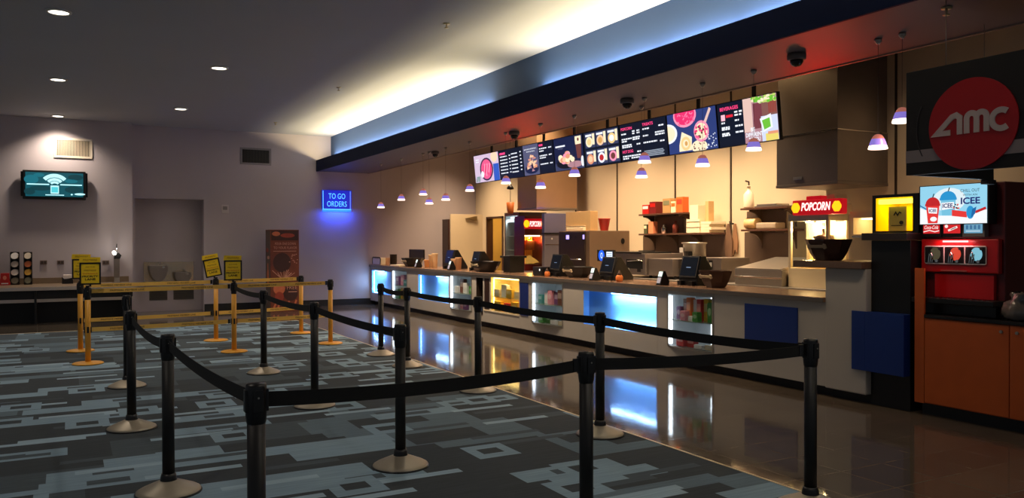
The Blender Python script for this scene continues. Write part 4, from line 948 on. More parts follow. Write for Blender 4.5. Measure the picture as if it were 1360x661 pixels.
# small till printer and jars
X = 6.9; y = Yat(713.5, X); t = thing('receipt_printer', 'small black printer with a bright light left of the third till', 'printer', (X, y, ZW)); m = M(); m.box(X, X + .18, y - .16, y + .16, ZW, ZW + .15, black_plastic, .02); m.build('case', t); m = M(); m.disc(FX(X, y, ZW), .08, .1, .018, .02, glow('printer_light', (240, 236, 220), 1.5), .003); m.build('indicator_light', t)
def jar(px, X, label, s=1.0):
    y = Yat(px, X, 370)
    t = thing('sauce_jar', label, 'jar', (X, y, ZW), 'small orange jars on the worktop')
    m = M(); m.lathe([(.035 * s, 0), (.05 * s, .02 * s), (.052 * s, .07 * s), (.035 * s, .095 * s), (0, .095 * s)], (X, y, ZW), mat('orange_jar', (216, 120, 54), .35, var=.15), 20); m.build('body', t)
    m = M(); m.lathe([(.03 * s, .095 * s), (.032 * s, .12 * s), (.012 * s, .128 * s), (.01 * s, .16 * s), (0, .16 * s)], (X, y, ZW), brown_tub, 16); m.build('lid', t)
jar(822.5, 6.86, 'small orange jar on the worktop right of the till with the blue display'); jar(727, 6.86, 'small tan jar in front of the third till, half in shadow', .9)
# customer display
X = 7.25; y = Yat(800, X); z0 = at(800, 345, X=X).z; z1 = at(800, 335, X=X).z
t = thing('customer_display', 'small customer display lit blue and white above a till', 'screen', (X, y, ZW))
m = M(); ya_, yb_ = Yat(815, X), Yat(793, X); m.box(X, X + .04, ya_, yb_, z0 - .02, z1 + .04, black_plastic, .006); m.build('casing', t)
m = M(); m.cyl((X + .02, y, ZW), (X + .02, y, z0), .02, m=black_plastic, n=10); m.lathe([(.09, 0), (.09, .012), (0, .012)], (X + .02, y, ZW), black_plastic, 16); m.build('stand', t)
fr = FX(X, (ya_ + yb_) / 2, (z0 + z1) / 2 + .01); w = (yb_ - ya_) / 2
m = M(); m.disc(fr, -w * .45, 0, w * .36, .085, glow('display_blue', (16, 96, 250), 1.2), .003); m.disc(fr, -w * .42, 0, w * .13, .045, glow('display_white', (220, 236, 255), 1.3), .005); m.disc(fr, -w * .40, 0, w * .08, .03, glow('display_blue', (16, 96, 250), 1.2), .0065); m.rect(fr, w * .15, w * .85, -.05, .06, glow('display_white', (220, 236, 255), 1.3), .003)
for k in range(3): m.rect(fr, w * .2, w * .8, -.03 + k * .028, -.022 + k * .028, mat('display_line', (120, 130, 150), .5), .0045)
m.build('lit_picture', t)
# ================================================================== MENU BOARDS
XM, TILT = 7.80, math.radians(6)
up_m = Vector((-math.sin(TILT), 0, math.cos(TILT)))
zb_ = at(1037, 185.5, X=XM).z; hm = 0.60
edges = [632, 665, 697, 738, 777.5, 826, 889, 955.5, 1037]
names = ['menu board with a bowl of pink sausages, farthest to the left', 'dark menu board with white price lines next to the sausage picture', 'menu board with nachos on the left half and prices on the right', 'menu board with a lit platter and a tall milkshake', 'menu board with six small food pictures in a grid',
         'menu board listing popcorn, hot dog and treats', 'menu board showing a bowl of pink candy and a scoop on blue', 'nearest menu board with the beverages list and a reclining picture']
def g(n, c, s=1.0): return glow('menu_' + n, c, s * MENU_E)
navy, white_, pink = g('navy', (14, 22, 40)), g('white', (236, 240, 248)), g('magenta', (255, 70, 130), 1.1)
G = dict(lilac=g('lilac', (214, 190, 214)), bowl=g('bowl', (62, 40, 70)), saus=g('saus', (236, 92, 140)), saus2=g('saus2', (250, 150, 180)), green=g('green', (60, 130, 110)), beige=g('beige', (250, 214, 180)), cloth=g('cloth', (50, 90, 190)), slate=g('slate', (58, 64, 96)), slate2=g('slate2', (84, 86, 116)), chip=g('chip', (226, 150, 116)), chip2=g('chip2', (246, 200, 160)), plate=g('plate', (24, 32, 66)), cream=g('cream', (250, 232, 196)), red=g('red', (190, 40, 44)), blue=g('blue', (44, 60, 118)), candy=g('candy', (232, 50, 110)), candy2=g('candy2', (250, 130, 170)), dough=g('dough', (240, 206, 140)), dough2=g('dough2', (214, 160, 90)), mauve=g('mauve', (176, 130, 140)), wine=g('wine', (120, 60, 70)), skin=g('skin', (226, 190, 180)), leafy=g('leafy', (190, 210, 110)), lime=g('lime', (110, 190, 60)), sky=g('sky', (206, 214, 240)), gold=g('gold', (230, 210, 110)), drink=g('drink', (110, 60, 56)))
def dash_lines(m, fr, rows, r2):
    for x0, x1, y in rows:
        x = x0
        while x < x1 - 0.01:
            w = min(r2.uniform(.03, .07), x1 - x); m.rect(fr, x, x + w, y, y + .022, white_, .006); x += w + .012
poles = []
for i, lb in enumerate(names):
    ya, yb = Yat(edges[i + 1], XM, 200), Yat(edges[i], XM, 200)
    c = Vector((XM, (ya + yb) / 2, zb_)); w = yb - ya - 0.012; h = hm
    t = thing('menu_board', lb, 'menu screen', c, 'row of lit menu boards')
    fr = Fr(c, (0, -1, 0), up_m)
    m = M(); m.prism([(-w / 2, 0), (w / 2, 0), (w / 2, h), (-w / 2, h)], fr, -0.05, 0.0, black_plastic, .004); m.build('casing', t)
    m = M(); bg = [G['lilac'], navy, navy, G['plate'], navy, navy, G['blue'], navy][i]
    b = 0.012; x0, x1, y0, y1 = -w / 2 + b, w / 2 - b, b, h - b
    m.rect(fr, x0, x1, y0, y1, bg, .003, .002); scn = m.build('screen', t)
    m = M(); r2 = random.Random(20 + i); D = .006
    U = lambda u: x0 + (x1 - x0) * u
    V = lambda v: y0 + (y1 - y0) * v
    def clipdisc(u, v, ru, rv, mm, d=D, n=22, rot=0):
        pts = []
        for k in range(n):
            a = 2 * math.pi * k / n; X_, Y_ = ru * math.cos(a), rv * math.sin(a); cc, ss = math.cos(rot), math.sin(rot)
            pts.append((min(1, max(0, u + X_ * cc - Y_ * ss)), min(1, max(0, v + X_ * ss + Y_ * cc))))
        m.prism([(U(a), V(c_)) for a, c_ in pts], fr, d - .001, d, mm)
    def R_(a, b_, c_, e_, mm, d=D): m.rect(fr, U(a), U(b_), V(c_), V(e_), mm, d)
    if i == 0:
        R_(.78, 1, 0, .6, G['cloth']); clipdisc(.84, .86, .13, .2, G['beige'], D + .001); clipdisc(.5, .45, .27, .42, G['bowl'], D + .001); clipdisc(.5, .45, .22, .36, G['saus'], D + .002)
        for k in range(7): u_ = .34 + .05 * k; m.stroke([(U(u_), V(.2 + .06 * (k % 3))), (U(u_ + .06), V(.6 + .05 * (k % 2)))], .05, fr, G['saus2'] if k % 2 else G['candy'], D + .0032 + k * .0003)
        clipdisc(.33, .28, .06, .12, white_, D + .006)
        for k in range(4): m.stroke([(U(.04 + .05 * k), V(.02)), (U(.1 + .04 * k), V(.22))], .025, fr, G['green'], D + .004)
        dash_lines(m, fr, [(U(.08), U(.22), V(.82)), (U(.08), U(.2), V(.74))], r2)
    elif i == 1:
        R_(.04, .28, .85, .92, pink)
        dash_lines(m, fr, [(U(.05), U(.36), V(.76 - .115 * k)) for k in range(6)] + [(U(.44), U(.5), V(.77 - .115 * k)) for k in range(6)] + [(U(.54), U(.80), V(.80 - .125 * k)) for k in range(6)] + [(U(.90), U(.97), V(.82 - .12 * k)) for k in range(6)], r2)
    elif i == 2:
        R_(0, .52, 0, 1, G['slate2']); clipdisc(.27, .2, .23, .16, G['plate'], D + .001)
        for k in range(26): a, q = r2.uniform(0, 6.28), r2.random() ** .5; clipdisc(.28 + .17 * q * math.cos(a), .38 + .24 * q * math.sin(a), .06, .07, G[('chip', 'chip2', 'mauve')[k % 3]], D + .002 + k * .0002, 3, r2.uniform(0, 6))
        dash_lines(m, fr, [(U(.04), U(.46), V(.84)), (U(.12), U(.40), V(.76)), (U(.56), U(.80), V(.78)), (U(.56), U(.70), V(.7)), (U(.86), U(.95), V(.78)), (U(.56), U(.80), V(.55)), (U(.56), U(.76), V(.48)), (U(.86), U(.95), V(.55)), (U(.56), U(.82), V(.28)), (U(.88), U(.96), V(.28))], r2); R_(.56, .68, .88, .94, pink)
    elif i == 3:
        R_(0, 1, 0, .22, G['slate']); clipdisc(.42, .2, .36, .16, g('tray', (20, 20, 30)), D + .001); clipdisc(.7, .14, .26, .1, G['mauve'], D + .0012)
        for k in range(22): a, q = r2.uniform(0, 6.28), r2.random() ** .5; clipdisc(.42 + .24 * q * math.cos(a), .38 + .18 * q * math.sin(a), .08, .08, G[('cream', 'chip', 'chip2', 'saus2')[k % 4]], D + .002 + k * .0002, 8)
        m.prism([(U(.80), V(.3)), (U(.93), V(.3)), (U(.97), V(.96)), (U(.76), V(.96))], fr, D + .0035, D + .0042, G['drink']); m.prism([(U(.77), V(.72)), (U(.96), V(.72)), (U(.97), V(.96)), (U(.76), V(.96))], fr, D + .0045, D + .0052, G['cream']); clipdisc(.87, .86, .03, .05, G['drink'], D + .006)
        R_(.06, .4, .72, .77, white_); R_(.14, .32, .66, .69, G['slate2'])
        clipdisc(.97, .2, .05, .16, white_, D + .007)
    elif i == 4:
        for r_ in range(2):
            for k in range(3):
                a, b0 = .05 + .32 * k, .54 - .5 * r_; R_(a, a + .29, b0, b0 + .43, G['slate']); R_(a + .02, a + .2, b0 + .33, b0 + .39, white_, D + .001)
                clipdisc(a + .12, b0 + .17, .1, .15, [G['cream'], G['chip2'], G['dough'], G['chip'], white_, G['saus2']][r_ * 3 + k], D + .0015); clipdisc(a + .12, b0 + .17, .06, .09, [G['dough'], G['dough2'], white_, G['chip2'], G['red'], G['drink']][r_ * 3 + k], D + .003)
                m.prism([(U(a + .22), V(b0 + .08)), (U(a + .275), V(b0 + .08)), (U(a + .285), V(b0 + .4)), (U(a + .215), V(b0 + .4))], fr, D + .002, D + .003, G['cream']); 
    elif i == 5:
        m.text('POPCORN', fr, U(.03), V(.84), .042, pink, D, w=U(.28) - U(.03), bold=.02); m.text('TREATS', fr, U(.51), V(.86), .042, pink, D, w=U(.74) - U(.51), bold=.02); m.text('HOT DOG', fr, U(.03), V(.22), .042, pink, D, w=U(.27) - U(.03), bold=.02)
        dash_lines(m, fr, [(U(.03), U(.15), V(.72)), (U(.28), U(.34), V(.76)), (U(.38), U(.44), V(.76)), (U(.28), U(.34), V(.7)), (U(.38), U(.44), V(.7)), (U(.03), U(.26), V(.58)), (U(.28), U(.44), V(.59)), (U(.03), U(.16), V(.52)), (U(.28), U(.44), V(.54)), (U(.03), U(.25), V(.41)), (U(.36), U(.44), V(.4)), (U(.03), U(.26), V(.36)), (U(.36), U(.44), V(.2)), (U(.03), U(.44), V(.11)), (U(.03), U(.16), V(.05)), (U(.22), U(.4), V(.05)),
              (U(.51), U(.65), V(.76)), (U(.85), U(.96), V(.78)), (U(.51), U(.62), V(.58)), (U(.77), U(.96), V(.62)), (U(.77), U(.96), V(.56)), (U(.51), U(.8), V(.4)), (U(.86), U(.96), V(.38))], r2)
        for k in range(4): R_(.51, .93 - .02 * (k % 2), .05 + .042 * k, .075 + .042 * k, g('small_print', (150, 160, 174)))
    elif i == 6:
        clipdisc(.0, .52, .2, .25, white_, D + .001); clipdisc(.0, .52, .16, .2, G['cream'], D + .002)
        clipdisc(.38, .92, .24, .30, G['saus2'], D + .001); clipdisc(.38, .94, .21, .26, G['candy'], D + .002)
        for k in range(24): u_, v_ = r2.uniform(.2, .56), r2.uniform(.72, .97); m.stroke([(U(u_), V(v_)), (U(u_ + .03), V(min(.98, v_ + r2.uniform(-.05, .06))))], .018, fr, G['candy2'] if k % 2 else G['saus'], D + .0035 + k * .0002)
        m.stroke([(U(.74), V(.55)), (U(.9), V(.97))], .045, fr, G['skin'], D + .001); clipdisc(.7, .46, .15, .26, G['saus2'], D + .002); clipdisc(.7, .46, .12, .2, G['cream'], D + .003)
        for k in range(24): a, q = r2.uniform(0, 6.28), r2.random() ** .5; clipdisc(.7 + .12 * q * math.cos(a), .46 + .2 * q * math.sin(a), .02, .035, G[('candy', 'drink', 'saus')[k % 3]], D + .004 + k * .0001, 6)
        m.prism([(U(.3), V(.52)), (U(.5), V(.36)), (U(.48), V(.04)), (U(.22), V(.04)), (U(.23), V(.2))], fr, D + .001, D + .002, G['cream']); clipdisc(.37, .22, .1, .17, G['dough'], D + .003); clipdisc(.37, .22, .06, .1, G['cream'], D + .004); clipdisc(.38, .22, .03, .06, G['dough2'], D + .005)
        clipdisc(.64, .1, .16, .16, G['cream'], D + .001)
        for k in range(14): clipdisc(.64 + r2.uniform(-.12, .12), .1 + r2.uniform(-.08, .12), .012, .02, G['drink'], D + .003, 6)
        for k in range(24): clipdisc(r2.uniform(.78, .98), r2.uniform(.04, .36), .01, .017, white_, D + .002, 5)
    else:
        m.text('BEVERAGES', fr, U(.05), V(.83), .045, pink, D, w=U(.37) - U(.05), bold=.02)
        R_(.06, .13, .6, .74, g('cup_pink', (255, 190, 205))); R_(.15, .27, .66, .72, g('brand_red', (226, 40, 60)))
        dash_lines(m, fr, [(U(.30), U(.36), V(.74)), (U(.38), U(.43), V(.74)), (U(.30), U(.36), V(.67)), (U(.38), U(.43), V(.67)), (U(.06), U(.12), V(.53)), (U(.30), U(.37), V(.55)), (U(.06), U(.2), V(.42)), (U(.30), U(.43), V(.42)), (U(.06), U(.2), V(.38)), (U(.06), U(.2), V(.28)), (U(.30), U(.43), V(.28)), (U(.06), U(.2), V(.24))], r2)
        R_(.455, 1, 0, 1, G['mauve'], D); R_(.455, .6, .25, 1, G['skin'], D + .001); R_(.62, .76, .3, .86, G['wine'], D + .001); R_(.76, 1, .55, .9, g('brick', (130, 86, 80)), D + .001)
        for k in range(60): clipdisc(r2.uniform(.62, .99), r2.uniform(.86, .99), .03, .035, G[('leafy', 'cream', 'lime')[k % 3]] if k % 5 else G['lime'], D + .002 + k * .0001, 6)
        for k in range(5): R_(.87 + .025 * k, .885 + .025 * k, .6, .86, g('brick_red', (150, 60, 50)), D + .002)
        R_(.74, 1, .0, .55, G['sky'], D + .003); m.prism([(U(.72), V(.5)), (U(.90), V(.58)), (U(.92), V(.28)), (U(.77), V(.2))], fr, D + .004, D + .005, white_); m.prism([(U(.755), V(.46)), (U(.88), V(.5)), (U(.89), V(.3)), (U(.785), V(.25))], fr, D + .0055, D + .0062, G['lime'])
        R_(.80, 1, 0.0, .16, G['gold'], D + .0065); R_(.84, 1, .14, .2, G['chip'], D + .007)
        m.text('BE', fr, U(.60), V(.25), .05, white_, D + .008, 'CENTER', .07, bold=.03); m.text('DIFFERENT', fr, U(.62), V(.14), .05, white_, D + .008, 'CENTER', .3, bold=.03); m.text('TO YOU', fr, U(.62), V(.03), .05, white_, D + .008, 'CENTER', .2, bold=.03)
    m.build('screen_picture', scn)
    # hanging bracket to the kitchen ceiling
    m = M(); pt = c + up_m * h + Vector((.153, 0, 0)); m.cyl(pt - Vector((0, 0, .18)), (pt.x, pt.y, 4.5), .028, m=black_steel, n=12); m.box(pt.x - .036, pt.x + .03, pt.y - .09, pt.y + .09, pt.z - .28, pt.z - .04, black_steel); m.build('ceiling_pole', t)
    up_ = Vector((XM, (ya + yb) / 2, 3.1))

# ================================================================== EXTRACTION HOODS
def hood(label, X0, X1, Y0, Y1, zb, zs, zt, mm, seam, nm='extraction_hood', flare=.0):
    t = thing(nm, label, 'hood', ((X0 + X1) / 2, (Y0 + Y1) / 2, zb))
    m = M(); m.box(X0, X1, Y0, Y1, zs, zt, mm, .004); m.build('upper_housing', t)
    m = M(); m.box(X0 - .012, X1, Y0 - .012, Y1 + .012, zb + .04, zs - .008, mm, .004); m.build('canopy', t)
    m = M(); m.box(X0 - .02, X1, Y0 - .02, Y1 + .02, zb, zb + .038, seam, .004); m.build('bottom_rim', t)
    m = M(); m.box(X0 - .018, X1, Y0 - .018, Y1 + .018, zs - .008, zs + .006, chrome, .002); m.build('seam_strip', t)
    return t
HX0 = 8.72; hY0, hY1 = Yat(1112, HX0), Yat(1033, HX0)
t = hood('big brushed steel extraction hood right of the menu boards', HX0, XB - .005, hY0, hY1, at(1112, 244, X=HX0).z, at(1112, 171, X=HX0).z, 4.49, steel_dark, steel_dark)
m = M(); m.box(HX0 - .03, HX0 - .012, hY1 - .45, hY1 - .3, at(1070, 236, X=HX0).z - .02, at(1070, 236, X=HX0).z + .02, steel); m.build('badge_plate', t)
QX0 = 8.4; qY0, qY1 = Yat(713, QX0), Yat(688.5, QX0)
tan_steel = mat('tan_hood_steel', (168, 136, 104), .42, .35, var=.06)
hood('far tan and purple lit extraction hood under the price boards', QX0, Xat(766, qY0), qY0, qY1, at(713, 277.5, X=QX0).z, 3.2, 4.49, tan_steel, steel_dark)

# ================================================================== BACK COUNTER AND MACHINES
def back_counter(label, y0, y1):
    t = thing('back_counter', label, 'counter', (9.1, (y0 + y1) / 2, 0))
    m = M(); m.box(8.52, 9.66, y0, y1, .12, .905, steel_dark, .004); m.build('cabinet_body', t)
    m = M(); m.box(8.48, 9.68, y0, y1, .907, .95, steel, .006); m.build('steel_top', t)
    for x in (8.58, 9.6):
        for y in (y0 + .1, y1 - .1): m = M(); m.cyl((x, y, 0), (x, y, .12), .03, m=black_plastic, n=12); m.build('leg', t)
ZB = .95
back_counter('stainless back counter under the near popcorn machine and shelves', 5.9, 9.75); back_counter('stainless back counter under the ovens and the far popcorn machine', 9.8, 15.6)
pop_glow = mat('glowing_popcorn_pile', (250, 206, 110), .8, emit=POP_E * .35, ecol=(255, 190, 90), var=.25, vscale=30, bump=.6)  # lamp light on the popcorn put in as a glow of its own
sign_red = mat('popcorn_sign_red', (150, 10, 24), .4, emit=.55, ecol=(214, 8, 30)); sign_txt = glow('popcorn_sign_text', (255, 214, 206), 1.8); sign_amber = glow('popcorn_sign_amber', (255, 176, 20), 1.7)
warm_lens = glow('warm_lamp_lens', (255, 232, 180), 4.0)
cream_pan = mat('popcorn_interior_panel', (246, 226, 184), .5)
# near popcorn machine
PX0 = 8.6; pY0, pY1 = Yat(1100, PX0), Yat(1047, PX0); PX1 = Xat(1127, pY0); pz = at(1050, 285, X=PX0).z
t = thing('popcorn_machine', 'near popcorn machine with a red lit lettered sign on top', 'popcorn machine', ((PX0 + PX1) / 2, (pY0 + pY1) / 2, ZB))
m = M(); m.box(PX0, PX1, pY0, pY1, ZB, ZB + .26, cream_pan, .006); m.build('warmer_base', t)
m = M(); m.box(PX1 - .03, PX1, pY0 + .04, pY1 - .04, ZB + .26, pz - .1, cream_pan); m.build('rear_panel', t)
m = M(); m.box(PX0, PX1, pY0, pY1, pz - .09, pz, steel, .004); m.build('roof', t)
for x, y in ((PX0 + .02, pY0 + .02), (PX0 + .02, pY1 - .02), (PX1 - .02, pY0 + .02), (PX1 - .02, pY1 - .02)): m = M(); m.box(x - .02, x + .02, y - .02, y + .02, ZB + .26, pz - .09, mat('cream_steel', (230, 214, 184), .4, .2), .003); m.build('corner_post', t)
m = M(); m.box(PX0 + .004, PX0 + .008, pY0 + .04, pY1 - .04, ZB + .26, pz - .09, clear); m.build('front_glass', t)
m = M(); m.box(PX0 + .04, PX1 - .04, pY0 + .004, pY0 + .008, ZB + .26, pz - .09, clear); m.build('side_glass', t)
m = M(); n = 10; vs = []; P = []
for i in range(n + 1):
    for k in range(n + 1):
        x = PX0 + .05 + (PX1 - PX0 - .1) * i / n; y = pY0 + .05 + (pY1 - pY0 - .1) * k / n; vs.append((x, y, ZB + .27 + .12 * math.sin(math.pi * i / n) * math.sin(math.pi * k / n) + rnd.uniform(0, .03)))
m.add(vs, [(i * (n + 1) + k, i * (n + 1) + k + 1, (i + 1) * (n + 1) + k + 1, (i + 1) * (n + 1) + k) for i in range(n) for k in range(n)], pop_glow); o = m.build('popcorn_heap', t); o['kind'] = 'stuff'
m = M(); kx, ky, kz = PX0 + .22, pY0 + .26, pz - .5; m.lathe([(.0, 0), (.11, .0), (.13, .03), (.13, .2), (.12, .22), (.0, .23)], (kx, ky, kz), mat('kettle', (60, 40, 34), .3, .6), 22); m.cyl((kx, ky, kz + .22), (kx, ky, pz - .09), .018, m=chrome, n=10); m.tube([(kx - .13, ky, kz + .15), (kx - .22, ky, kz + .17), (kx - .24, ky, kz + .13)], .01, chrome); m.build('kettle', t)
for k in range(3): m = M(); yq = pY0 + (pY1 - pY0) * (.1 + .27 * k); m.lathe([(0, 0), (.06, -.004), (.05, .02), (0, .02)], (PX0 + .14, yq, pz - .112), warm_lens, 16); m.build('heat_lamp', t)
for k in range(2): lamp('popcorn_lamp', 'POINT', (PX0 + .16, pY0 + (pY1 - pY0) * (.2 + .5 * k), pz - .16), POP_L, (255, 206, 140), .05)
sY0, sY1 = Yat(1117, PX0 - .06), Yat(1052, PX0 - .06); sz0, sz1 = at(1085, 285, X=PX0 - .06).z, at(1085, 264.5, X=PX0 - .06).z
m = M(); m.box(PX0 - .06, PX0 + .06, sY0, sY1, sz0, sz1, sign_red, .02); m.box(PX0 - .02, PX0 + .1, sY0 + .35, sY1 - .2, sz1 - .01, sz1 + .05, sign_red, .01); sg = m.build('lit_sign', t)
fr = FX(PX0 - .06, (sY0 + sY1) / 2, (sz0 + sz1) / 2); w = sY1 - sY0; h = sz1 - sz0
m = M(); m.text('POPCORN', fr, 0, -h * .2, h * .5, sign_txt, .006, 'CENTER', w * .6, .2, .03); m.build('sign_lettering', sg)
for x in (-w * .42, w * .42):
    m = M()
    for k in range(6): a = k * 1.05; m.disc(fr, x + .035 * math.cos(a), .03 * math.sin(a), .038, .042, sign_amber, .004 + k * .0004, 12)
    m.build('amber_popcorn_shape', sg)
lamp('sign_glow_lamp', 'AREA', (PX0 - .1, (sY0 + sY1) / 2, sz1 + .05), RED_E, (255, 14, 22), .5, .1, aim=at(1130, 88, z=ZS), spread=62)
# box on top
bx0, bx1 = Yat(1092, 8.75), Yat(1037, 8.75); z0 = pz + .002
m = M(); m.box(8.75, 9.2, pY0 + .12, pY1 + .02, z0, z0 + .13, cream_card, .004); t2 = thing('carton', 'flat cream carton lying on top of the near popcorn machine', 'box', (8.95, (pY0 + pY1) / 2, z0)); m.build('box_body', t2)
m = M(); ym = (pY0 + pY1) / 2 + .05; m.prism([(-.3, .132), (.34, .132), (.28, .26), (-.33, .16)], FX(8.77, ym, z0), -.3, -.05, cream_card, .004); m.build('raised_flap', t2)
m = M(); fr = FX(8.75, ym, z0); m.disc(fr, -.22, .07, .03, .012, outd, .003); m.disc(fr, .12, .07, .03, .012, outd, .003); m.build('hand_holes', t2)
# tall warmer right of it
WX0 = 8.75; wY0, wY1 = Yat(1164, WX0), Yat(1128, WX0); wz = at(1130, 281, X=WX0).z
t = thing('warming_cabinet', 'stainless warming cabinet with a lit window behind the raised ledge', 'warming cabinet', (WX0 + .3, (wY0 + wY1) / 2, ZB))
zo0, zo1 = at(1145, 311, X=WX0).z, at(1145, 289, X=WX0).z
m = M(); recess(m, wY0, wY1 - .01, ZB, wz, (wY0 + .02, wY1 - .06, zo0, zo1), .4, mat('warmer_steel', (206, 186, 156), .4, .3), cream_pan, WX0, WX0 + .6); m.build('body', t)
m = M(); m.box(WX0 + .1, WX0 + .3, wY0 + .06, wY1 - .1, zo1 - .02, zo1 - .005, warm_lens); m.build('lamp', t)
m = M(); m.box(WX0 - .03, WX0 - .002, wY0 + .02, wY1 - .06, zo0 - .04, zo0 - .02, chrome, .004); m.build('shelf_rail', t)
# far popcorn machine
FX0 = 8.5; fY0, fY1 = Yat(697, FX0), Yat(683, FX0); FX1 = Xat(722, fY0); fz = at(697, 287, X=FX0).z
t = thing('popcorn_machine', 'far popcorn machine in dark red with an orange lit window', 'popcorn machine', ((FX0 + FX1) / 2, (fY0 + fY1) / 2, ZB))
m = M(); m.box(FX0, FX1, fY0, fY1, ZB, ZB + .14, maroon, .004); m.build('warmer_base', t)
m = M(); m.box(FX0, FX0 + .02, fY0 + .04, fY1, ZB + .14, fz - .4, maroon); m.build('cabinet_side', t)
m = M(); m.box(FX1 - .03, FX1, fY0, fY1, ZB + .14, fz - .4, maroon); m.build('cabinet_side', t)
m = M(); m.box(FX0, FX1, fY0, fY1, fz - .4, fz + .01, maroon, .006); m.build('head', t)
amber_in = mat('amber_interior', (252, 190, 90), .6, var=.12)
m = M(); m.box(FX0 + .02, FX1 - .03, fY1 - .03, fY1, ZB + .14, fz - .4, amber_in); m.build('rear_panel', t)
m = M(); n = 8; vs = []
for i in range(n + 1):
    for k in range(n + 1): vs.append((FX0 + .03 + (FX1 - FX0 - .07) * i / n, fY0 + .03 + (fY1 - fY0 - .07) * k / n, ZB + .15 + .16 * math.sin(math.pi * i / n) * math.sin(math.pi * k / n) + rnd.uniform(0, .03)))
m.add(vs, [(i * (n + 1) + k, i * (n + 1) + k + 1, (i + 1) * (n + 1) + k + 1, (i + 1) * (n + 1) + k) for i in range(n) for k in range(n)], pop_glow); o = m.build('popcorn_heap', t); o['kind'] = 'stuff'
m = M(); kx, ky = (FX0 + FX1) / 2, (fY0 + fY1) / 2; m.lathe([(0, 0), (.12, 0), (.13, .2), (0, .22)], (kx, ky, fz - .72), mat('kettle_amber', (190, 120, 60), .35, .5), 18); m.cyl((kx, ky, fz - .5), (kx, ky, fz - .4), .02, m=chrome, n=8); m.build('kettle', t)
m = M(); m.box(FX0 + .06, FX1 - .06, fY0 + .05, fY0 + .12, fz - .43, fz - .402, warm_lens); m.build('heat_lamp', t)
m = M(); m.box(FX0 + .02, FX1 - .03, fY0 + .004, fY0 + .008, ZB + .14, fz - .4, clear); m.build('side_glass', t)
lamp('popcorn_lamp', 'POINT', ((FX0 + FX1) / 2, fY0 + .15, fz - .5), POP_L * 2.2, (255, 170, 70), .05)
frY = FY((FX0 + FX1) / 2, fY0 - .004, fz - .14); w = FX1 - FX0
m = M(); m.box(FX0 - .03, FX1 + .03, fY0 - .05, fY0 - .004, fz - .27, fz - .05, sign_red, .02); sg = m.build('lit_sign', t); frY = FY((FX0 + FX1) / 2, fY0 - .05, fz - .16)
m = M(); m.text('POPCORN', frY, 0, -.055, .11, sign_txt, .006, 'CENTER', w * .62, .2, .03); m.build('sign_lettering', sg)
for x in (-w * .47, w * .47): m = M(); m.disc(frY, x, 0, .07, .08, sign_amber, .005); m.build('amber_popcorn_shape', sg)
lamp('sign_glow_lamp', 'AREA', (FX0 - .2, fY0 - .15, fz - .1), RED_E * .38, (255, 14, 22), .5, .1, aim=at(722, 166, z=ZS), spread=36)
# cooler
gX0 = 8.95; gY0, gY1 = Yat(689, gX0), Yat(670, gX0); gz = at(680, 282, X=gX0).z
t = thing('glass_door_cooler', 'tall dark cooler with a white lit glass door by the kitchen doorway', 'refrigerator', (gX0 + .35, (gY0 + gY1) / 2, 0))
z0, z1 = at(680, 350, X=gX0).z, gz - .08
m = M(); recess(m, gY0, gY1, .04, gz, (gY0 + .06, gY1 - .06, z0, z1), .5, mat('cooler_body', (44, 18, 16), .4), case_in, gX0, XB - .02); m.build('body', t)
m = M(); m.box(gX0 + .12, gX0 + .14, gY0 + .1, gY1 - .1, z1 - .05, z1 - .02, glow('cooler_tube', (235, 245, 250), 6)); m.build('light_tube', t)
m = M(); m.box(gX0 + .004, gX0 + .01, gY0 + .06, gY1 - .06, z0, z1, clear); lamp('cooler_lamp', 'AREA', (gX0 + .1, (gY0 + gY1) / 2, z1 - .06), 9, (235, 244, 250), gY1 - gY0 - .2, .08, aim=(gX0 + .3, (gY0 + gY1) / 2, z0)); dd = m.build('glass_door', t)
m = M(); m.tube([(gX0 - .0, gY0 + .09, 1.3), (gX0 - .04, gY0 + .09, 1.32), (gX0 - .04, gY0 + .09, 1.68), (gX0, gY0 + .09, 1.7)], .012, chrome); m.build('door_handle', dd)
for k in range(3): m = M(); m.box(gX0 + .06, gX0 + .46, gY0 + .06, gY1 - .06, z0 + .3 + .32 * k, z0 + .315 + .32 * k, mat('cooler_shelf', (170, 176, 178), .4)); m.build('shelf', t)
# stainless tower, ovens
tX0 = 8.55; tY0, tY1 = Yat(723, tX0), Yat(720, tX0); tz = at(723, 283, X=tX0).z
t = thing('steel_tower', 'tall stainless tower unit beside the far popcorn machine', 'kitchen machine', (8.9, (tY0 + tY1) / 2, ZB))
m = M(); m.box(tX0, 9.2, tY0, tY0 + .1, ZB, tz - .42, mat('blue_grey_steel', (126, 120, 128), .4, .3), .006); m.build('lower_body', t)
m = M(); m.box(tX0, 9.2, tY0, tY0 + .1, tz - .40, tz, mat('blue_lit_steel_top', (112, 112, 140), .4, .3), .006); m.build('upper_body', t)  # blue light on the upper body put into its steel colour
m = M(); m.box(tX0 - .02, 9.22, tY0 - .02, tY0 + .1, tz - .425, tz - .4, black_plastic); m.build('dividing_rail', t)
m = M(); fr = FY(tX0, tY0, 0)
for x in (.18, .42): m.disc(fr, x, tz - .52, .02, .02, white_plastic, .004, 10)
m.rect(fr, .02, .6, 1.5, 1.515, chrome, .004); m.build('buttons', t)
lamp('tower_blue_lamp', 'POINT', (tX0 + .1, tY0 - .35, tz + .12), 0.9, (50, 40, 255), .05)  # free blue point lamp before the tower top, no strip built
oX0 = 8.6; oY0, oY1 = Yat(783, oX0), Yat(743, oX0); oX1 = Xat(836, oY0); oz = at(783, 306, X=oX0).z
led = glow('purple_led', (170, 150, 255), 2.2)
